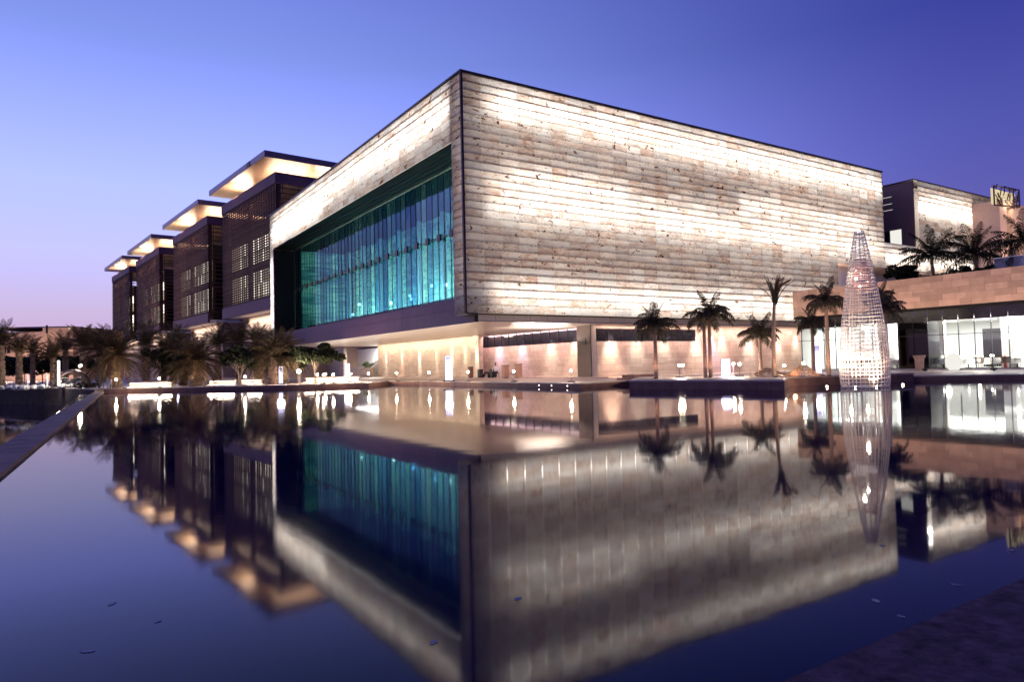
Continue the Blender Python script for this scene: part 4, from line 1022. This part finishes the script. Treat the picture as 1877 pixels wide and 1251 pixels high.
def person(loc, rz):
    o = thing('person', 'seated visitor in a pale shirt and dark trousers by the violet wall', 'person', loc, rz, local=True)
    V_ = [(0, 0, .52, .13), (0, 0, .72, .135), (-.02, 0, .95, .14), (-.03, 0, 1.05, .10), (-.04, 0, 1.13, .05), (-.05, 0, 1.22, .075), (-.05, 0, 1.32, .085),
          (0, .12, .51, .10), (-.42, .14, .50, .075), (-.45, .14, .12, .05), (-.58, .14, .05, .04),
          (0, -.12, .51, .10), (-.42, -.16, .52, .075), (-.40, -.16, .12, .05), (-.53, -.16, .05, .04),
          (-.02, .20, 1.0, .06), (-.08, .26, .76, .048), (-.32, .18, .62, .036), (-.40, .16, .60, .032),
          (-.02, -.20, 1.0, .06), (-.08, -.26, .76, .048), (-.32, -.18, .64, .036), (-.40, -.16, .62, .032)]
    E_ = [(0, 1), (1, 2), (2, 3), (3, 4), (4, 5), (5, 6), (0, 7), (7, 8), (8, 9), (9, 10), (0, 11), (11, 12), (12, 13), (13, 14), (2, 15), (15, 16), (16, 17), (17, 18), (2, 19), (19, 20), (20, 21), (21, 22)]
    me = bpy.data.meshes.new('body'); me.from_pydata([v[:3] for v in V_], E_, []); me.update()
    b = bpy.data.objects.new('body', me); COL.objects.link(b); b.parent = o
    md = b.modifiers.new('skin', 'SKIN'); b.modifiers.new('sub', 'SUBSURF').levels = 1; b.modifiers['sub'].render_levels = 2
    for i, v in enumerate(V_):
        me.skin_vertices[0].data[i].radius = (v[3], v[3]); me.skin_vertices[0].data[i].use_root = (i == 0)
    # clothes as body colours by height: dark trousers, pale shirt, skin
    m, t, out = mk('visitor'); l = t.links.new; tcx = t.nodes.new('ShaderNodeTexCoord'); sp = t.nodes.new('ShaderNodeSeparateXYZ'); l(tcx.outputs['Object'], sp.inputs[0])
    mrr = t.nodes.new('ShaderNodeMapRange'); mrr.inputs[2].default_value = 1.5; l(sp.outputs[2], mrr.inputs[0])
    rr = ramp(t, [(0, (.015, .015, .02)), (.415, (.70, .68, .70)), (.735, (.17, .095, .065)), (.90, (.012, .009, .008))], 'CONSTANT'); l(mrr.outputs[0], rr.inputs[0])
    p_ = pb(t, (1, 1, 1), .8); l(rr.outputs[0], p_.inputs['Base Color']); l(p_.outputs[0], out.inputs[0]); me.materials.append(m)
    hair = MB().ell((-.035, 0, 1.36), (.095, .085, .075), 10, 7).build('hair', 'black', o, smooth=True)
    for s_ in (.155, -.155):
        for k in range(4): MB().tube([(-.41, s_+(-.03+.02*k), .60), (-.45, s_+(-.032+.022*k), .59), (-.47, s_+(-.032+.022*k), .565)], [.011, .010, .008], 5).build('finger', 'skin', o)
        MB().tube([(-.38, s_*.9, .61), (-.42, s_*.72, .60)], [.013, .010], 5).build('thumb', 'skin', o)
    MB().tube([(-.125, 0, 1.29), (-.15, 0, 1.265)], [.012, .017], 5).build('nose', 'skin', o)
    return o
person((PX, PY, .31), R(35))
# restaurant guests' furniture
def make_table():
    o = thing('dining_table', '', 'table', (0, 0, 0), 0, 'restaurant tables', local=True)
    MB().lathe([(.48, .72), (.48, .75)], 16).build('top', 'white_paint', o)
    MB().lathe([(.58, .32), (.50, .74), (.49, .757), (.02, .757)], 16).build('tablecloth', 'cloth', o)
    MB().lathe([(.25, -.02), (.25, .03), (.05, .05), (.04, .72)], 10).build('pedestal', 'dark_metal', o)
    return o
def make_chair():
    o = thing('tub_chair', '', 'chair', (0, 0, 0), 0, 'restaurant tub chairs', local=True)
    MB().lathe([(.26, .36), (.30, .40), (.30, .46), (.02, .47)], 12).build('seat', 'chair_brown', o)
    b = MB()
    for j in range(9):
        a0, a1 = R(-110+j*24), R(-110+(j+1)*24)
        for r1, r2 in ((.30, .34),):
            b.quad((r1*math.cos(a0), r1*math.sin(a0), .45), (r1*math.cos(a1), r1*math.sin(a1), .45), (r2*1.1*math.cos(a1), r2*1.1*math.sin(a1), .84), (r2*1.1*math.cos(a0), r2*1.1*math.sin(a0), .84))
            b.quad((r2*math.cos(a0), r2*math.sin(a0), .45), (r2*math.cos(a1), r2*math.sin(a1), .45), (r2*1.2*math.cos(a1), r2*1.2*math.sin(a1), .84), (r2*1.2*math.cos(a0), r2*1.2*math.sin(a0), .84))
            b.quad((r2*1.1*math.cos(a0), r2*1.1*math.sin(a0), .84), (r2*1.1*math.cos(a1), r2*1.1*math.sin(a1), .84), (r2*1.2*math.cos(a1), r2*1.2*math.sin(a1), .84), (r2*1.2*math.cos(a0), r2*1.2*math.sin(a0), .84))
    b.build('back', 'chair_brown', o)
    for a in (45, 135, 225, 315): MB().tube([(.22*math.cos(R(a)), .22*math.sin(R(a)), .38), (.26*math.cos(R(a)), .26*math.sin(R(a)), -.02)], .018, 5).build('leg', 'steel', o)
    return o
def cand():
    o = thing('table_lamp', 'small bright table lamp on a white clothed restaurant table', 'lamp', (0, 0, 0), 0, 'lamps on the restaurant tables', local=True)
    MB().lathe([(.05, 0), (.02, .02), (.02, .12)], 8).build('stem', 'steel', o); MB().sphere((0, 0, .18), .07, 10, 7).build('shade', 'globe_soft', o, smooth=True); return o
T0, C0, L0 = make_table(), make_chair(), cand(); ft = fc = fl = True
for i in range(16):
    yv = -5.2-i*1.18+random.uniform(-.2, .2); xv = 36.6+(i % 3)*1.25
    if -11.9 < yv < -8.9: continue
    t_ = T0 if ft else copy_tree(T0); ft = False; t_.location = (xv, yv, FL); t_['label'] = 'round table under a white cloth behind the restaurant glass'
    l_ = L0 if fl else copy_tree(L0); fl = False; l_.location = (xv, yv, FL+.755)
    for a in (random.uniform(60, 120), random.uniform(220, 300)):
        c_ = C0 if fc else copy_tree(C0); fc = False; c_.location = (xv+.85*math.cos(R(a)), yv+.85*math.sin(R(a)), FL); c_.rotation_euler = (0, 0, R(a)); c_['label'] = 'brown tub chair at a white clothed restaurant table'
def at_base(x, X, z): q = hit(x, 680, 0, X); return (X, q.y, z)
pl = thing('planter', 'tall tapering terracotta planter at the dark restaurant porch', 'planter', at_base(1686, 33.8, .31), 0, local=True)
MB().lathe([(.28, -.02), (.34, .9), (.46, 1.12), (.46, 1.2), (.36, 1.2), (.34, 1.1)], 14).build('pot', 'terracotta', pl); MB().lathe([(.33, 1.1), (.33, 1.14)], 12).build('soil', 'black', pl)
eg = thing('egg_lantern', 'large white faceted egg shaped lantern outside the restaurant glass', 'lantern', at_base(1749, 33.6, .31), 0, local=True)
MB().lathe([(.28, 0), (.55, .35), (.58, .75), (.42, 1.12), (.18, 1.28), (.02, 1.3)], 9).build('shade', 'side_light', eg); MB().lathe([(.3, -.03), (.3, .02)], 9).build('base', 'steel', eg); lamp('POINT', 'glow', (-.9, 0, .9), eg, 30, (1, .95, .9), shadow_soft_size=.2)
hy = thing('hydrant', 'bright red fire hydrant on the restaurant edge', 'hydrant', col(1843.5, 51.6, .31), 0, local=True)
MB().lathe([(.16, -.02), (.16, .06), (.12, .08), (.13, .62), (.18, .64), (.18, .72), (.15, .74), (.13, .88), (.05, .97), (.05, 1.02)], 12).build('barrel', 'red_paint', hy, smooth=False)
for a in (30, 120, 210): MB().tube([(.1*math.cos(R(a)), .1*math.sin(R(a)), .55), (.23*math.cos(R(a)), .23*math.sin(R(a)), .55)], .065, 8).build('outlet', 'red_paint', hy)
ea = thing('bar_stool', 'thin legged metal stool beside the red hydrant', 'stool', col(1866, 51.8, .31), .4, local=True)
for a in (-.22, .22):
    for b in (-.2, .2): MB().tube([(a*.7, b*.7, .72), (a, b, -.02)], .022, 5).build('leg', 'steel', ea)
MB().box((-.2, -.2, .70), (.2, .2, .75)).build('seat', 'chair_brown', ea); MB().box((-.2, .16, .75), (.2, .2, 1.05)).build('backrest', 'chair_brown', ea)
# ------------------------------------------------------------------ left bank
fbp = col(66, 150, .3); fb_ = thing('far_building', 'distant tan building with slit windows behind the quay palms', 'building', (fbp.x, fbp.y, 0), 0)
e0 = col(-40, 150, 0); e1 = col(78, 150, 0); e2 = col(134, 152, 0); dv = Vector((_f.x, _f.y, 0)).normalized()
def slab(a, b, dep, z0, z1, name, mat):
    c_, d_ = b+dv*dep, a+dv*dep; return MB().prism([(a.x, a.y), (b.x, b.y), (c_.x, c_.y), (d_.x, d_.y)], z0, z1).build(name, mat, fb_)
slab(e0, e1, 20, .2, 11.0, 'wall', 'far_wall'); slab(e1, e2, 20, .2, 11.9, 'wall', 'far_wall'); slab(e0, e2, 18, 11.9, 12.2, 'roof', 'wall_back')
rz2 = math.atan2(e2.y-e1.y, e2.x-e1.x)
for x, y0, y1, w, m in ((8, 632, 645, 5, 'window_dark'), (16, 632, 645, 4, 'window_dark'), (88, 636, 662, 3.2, 'window_dark'), (88, 648, 658, 3.0, 'office_light'), (120.5, 636, 660, 3, 'window_dark'), (120.5, 652, 657, 2.6, 'office_light'), (86, 595, 610, 3, 'window_dark'), (128, 600, 603, 4, 'office_dim')):
    D = 149.6 if x < 80 else 149.9; pz = col(x, D, 5); k_ = D/FPX; z0 = 1.5+(687-y1)*k_; z1 = 1.5+(687-y0)*k_
    piece('window', m, (pz.x, pz.y, (z0+z1)/2), (w*k_, .3, z1-z0), fb_, rot=(0, 0, rz2))
for x in (10, 60, 110): pf = col(x, 143, 2.0); lamp('POINT', 'facade_lamp', pf, fb_, 2600, (1, .70, .52), shadow_soft_size=.4)
sl_ = thing('street_light', 'bright street light on a post by the arched sculpture', 'lamp', col(147, 66, .31), 0, local=True)
MB().lathe([(.07, -.02), (.04, .3), (.03, 1.95)], 8).build('post', 'lamp_post', sl_); MB().sphere((0, 0, 2.05), .15, 12, 8).build('globe', 'globe', sl_, smooth=True); lamp('POINT', 'glow', (0, 0, 2.35), sl_, 800, (1, .86, .68), shadow_soft_size=.15)
lc = thing('light_column', 'tall white glowing light column above the quay', 'lamp', col(107.5, 64, .31), 0, local=True)
MB().lathe([(.11, -.02), (.11, .25)], 10).build('base', 'dark_metal', lc); MB().lathe([(.085, .25), (.085, 2.5), (.02, 2.52)], 10).build('tube', 'strip_warm', lc); lamp('POINT', 'glow', (-.4, -.4, 1.6), lc, 500, (1, .95, .9), shadow_soft_size=.3)
for x, h in ((50.5, 1.35), (86.5, 1.25)):
    o = thing('white_post', 'short white marker post among the quay rocks', 'post', col(x, 65.5, .31), 0, 'white posts on the quay', local=True)
    MB().lathe([(.06, -.02), (.06, h), (.02, h+.02)], 8).build('shaft', 'white_paint', o); MB().lathe([(.1, -.03), (.1, .04)], 8).build('foot', 'steel', o)
for i in range(34):
    x = random.choice([random.uniform(-5, 96), random.uniform(112, 148)]); D = random.uniform(63.0, 66.5); p = col(x, D, .31)
    mb = MB().ell((0, 0, .1), (random.uniform(.25, .5), random.uniform(.2, .4), random.uniform(.16, .30)), 8, 5)
    mb.v = [(a*random.uniform(.85, 1.12), b*random.uniform(.85, 1.12), c*random.uniform(.85, 1.12)) for a, b, c in mb.v]
    o = mb.build('boulder', 'rock'); o.location = p; o.rotation_euler = (0, 0, random.uniform(0, 6)); tag(o, 'pale boulder lying among the rocks along the quay', 'rock', 'boulders along the quay')
pa = col(137, 65.5, .31); ar = thing('arch_sculpture', 'curved arching sculpture on the quay rocks below the street light', 'sculpture', pa, rz2, local=True)
am = MB()
for s0 in (-.9, .9):
    pts = [Vector((1.5*math.cos(R(a)), 0, 1.55*math.sin(R(a)))) for a in range(0, 181, 15)]
am.tube([(1.25*math.cos(R(a))-.1*a/60, .0, 1.45*math.sin(R(a))) for a in range(-5, 176, 12)], [.10+.16*math.sin(math.pi*i/15) for i in range(16)], 8); am.build('arch', 'bronze', ar, smooth=True)
MB().tube([(-.9, .3, 0), (-.2, .3, .6), (.7, .3, .9)], [.28, .22, .06], 8).build('inner_fin', 'frame_dark', ar, smooth=True)
# railing by the weir end and over the quay
def railing(a, b, n, h, label):
    o = thing('railing', label, 'railing', a, 0); d = b-a
    for i in range(n+1): q = a+d*(i/n); MB().tube([(q.x, q.y, q.z-.03), (q.x, q.y, q.z+h)], .022, 5).build('post', 'rail', o)
    for k in range(4): MB().tube([tuple(a+Vector((0, 0, h*(k+1)/4))), tuple(b+Vector((0, 0, h*(k+1)/4)))], .016, 5).build('rail_bar', 'rail', o)
railing(col(176, 59, .31), col(204, 55.6, .31), 4, .95, 'metal railing with four bars at the end of the weir')
railing(col(112, 62.6, .31), col(176, 59, .31), 7, .9, 'metal railing along the quay below the arched sculpture')
railing(col(-8, 66.8, .31), col(108, 62.8, .31), 10, .8, 'thin metal railing in front of the quay boulders')
# lit stone benches along the bank
def lit_bench(x0, x1, D, lab):
    a, b = col(x0, D, .31), col(x1, D, .31); m = (a+b)/2; L_ = (b-a).length; rz = math.atan2(b.y-a.y, b.x-a.x)
    o = thing('lit_bench', lab, 'bench', m, rz, None, local=True)
    MB().box((-L_/2, -.3, .34), (L_/2, .3, .46)).build('seat', 'terrace', o); MB().box((-L_/2+.1, -.18, -.02), (L_/2-.1, .22, .34)).build('base', 'terrace', o)
    MB().box((-L_/2+.12, -.215, .27), (L_/2-.12, -.185, .32)).build('light_strip', 'strip_warm', o)
    area('strip_glow', (0, -.32, .26), o, 50*L_, (1, .83, .66), (0, -.6, -1), L_, .1)
lit_bench(238, 318, 60.5, 'long underlit stone bench beside the weir palm'); lit_bench(384, 432, 61.5, 'underlit stone bench between broad palm and leafy tree'); lit_bench(440, 482, 62.5, 'underlit stone bench behind the leafy tree'); lit_bench(560, 660, 64.5, 'long underlit stone bench in front of the lobby')
# planting bed under the weir-end palm
gd = thing('low_shrub', 'low shrub at the landward end of the weir', 'shrub', col(166, 60, .31), 0, local=True)
inst('foliage', crown_mesh('foliage', 'broad_leaf', (1.4, .8, .5), 900, .1), (0, 0, .3), gd); MB().tube([(0, 0, -.02), (.1, 0, .3)], [.04, .02], 5).build('stem', 'tree_bark', gd)
# low step blocks at the terrace corner
stp = thing('stone_step', 'dark stone step block at the corner between the two terraces', 'step', (9.6, -5.2, .31), 0); box('tread', 'terrace_edge', (8.9, -6.1, .28), (11.6, -4.6, .48), stp); box('upper_tread', 'terrace_edge', (9.4, -5.8, .48), (11.6, -4.6, .64), stp)
# little lights set in the pool kerb
for x, D in ((988, 0), (1011, 0), (1040, 0)):
    p = hit(x, 706, 0, 3.35); p.z = .13; p.x = 3.335; o = thing('kerb_light', 'tiny round light set in the dark pool kerb', 'lamp', p, 0, 'lights in the pool kerb', local=True)
    MB().ell((0, 0, 0), (.022, .022, .022), 8, 5).build('lens', 'globe_soft', o); MB().lathe([(.075, -.03), (.075, -.01)], 8).build('ring', 'dark_metal', o)
# drifting leaves
for x, y in ((1605, 1102), (1652, 1131), (1752, 1073), (1618, 1001), (1855, 1010), (160, 1195), (290, 1140), (205, 1108), (795, 1178), (950, 1098)):
    p = hit(x, y, 2, .002); r_ = random.uniform(.028, .042); a = random.uniform(0, 6.28)
    mb = MB(); prof_ = [(-1, 0), (-.5, .42), (.1, .55), (.7, .35), (1, .04), (.7, -.3), (.1, -.5), (-.5, -.4)]
    mb.prism([(u*r_, v*r_) for u, v in prof_][::-1], 0, .002); o = mb.build('floating_leaf', 'leaf_float'); o.location = (p.x, p.y, .001); o.rotation_euler = (0, 0, a); tag(o, 'single pale leaf floating on the dark pool', 'leaf', 'leaves drifting on the pool')
# floodlights that wash the restaurant fascia
for yv in (-4.5, -9.0, -13.5, -18.0, -22.5):
    o = thing('flood_light', 'low black floodlight aimed up at the restaurant fascia', 'lamp', (31.2, yv, .31), 0, 'floodlights below the fascia', local=True)
    MB().box((-.12, -.16, .06), (.12, .16, .2)).build('head', 'dark_metal', o); MB().box((-.05, -.05, -.02), (.05, .05, .07)).build('foot', 'dark_metal', o)
    lamp('SPOT', 'beam', (0, 0, .26), o, 1500, (1, .70, .50), (3.4, 0, 6.2), spot_size=R(95), spot_blend=1, shadow_soft_size=.1)
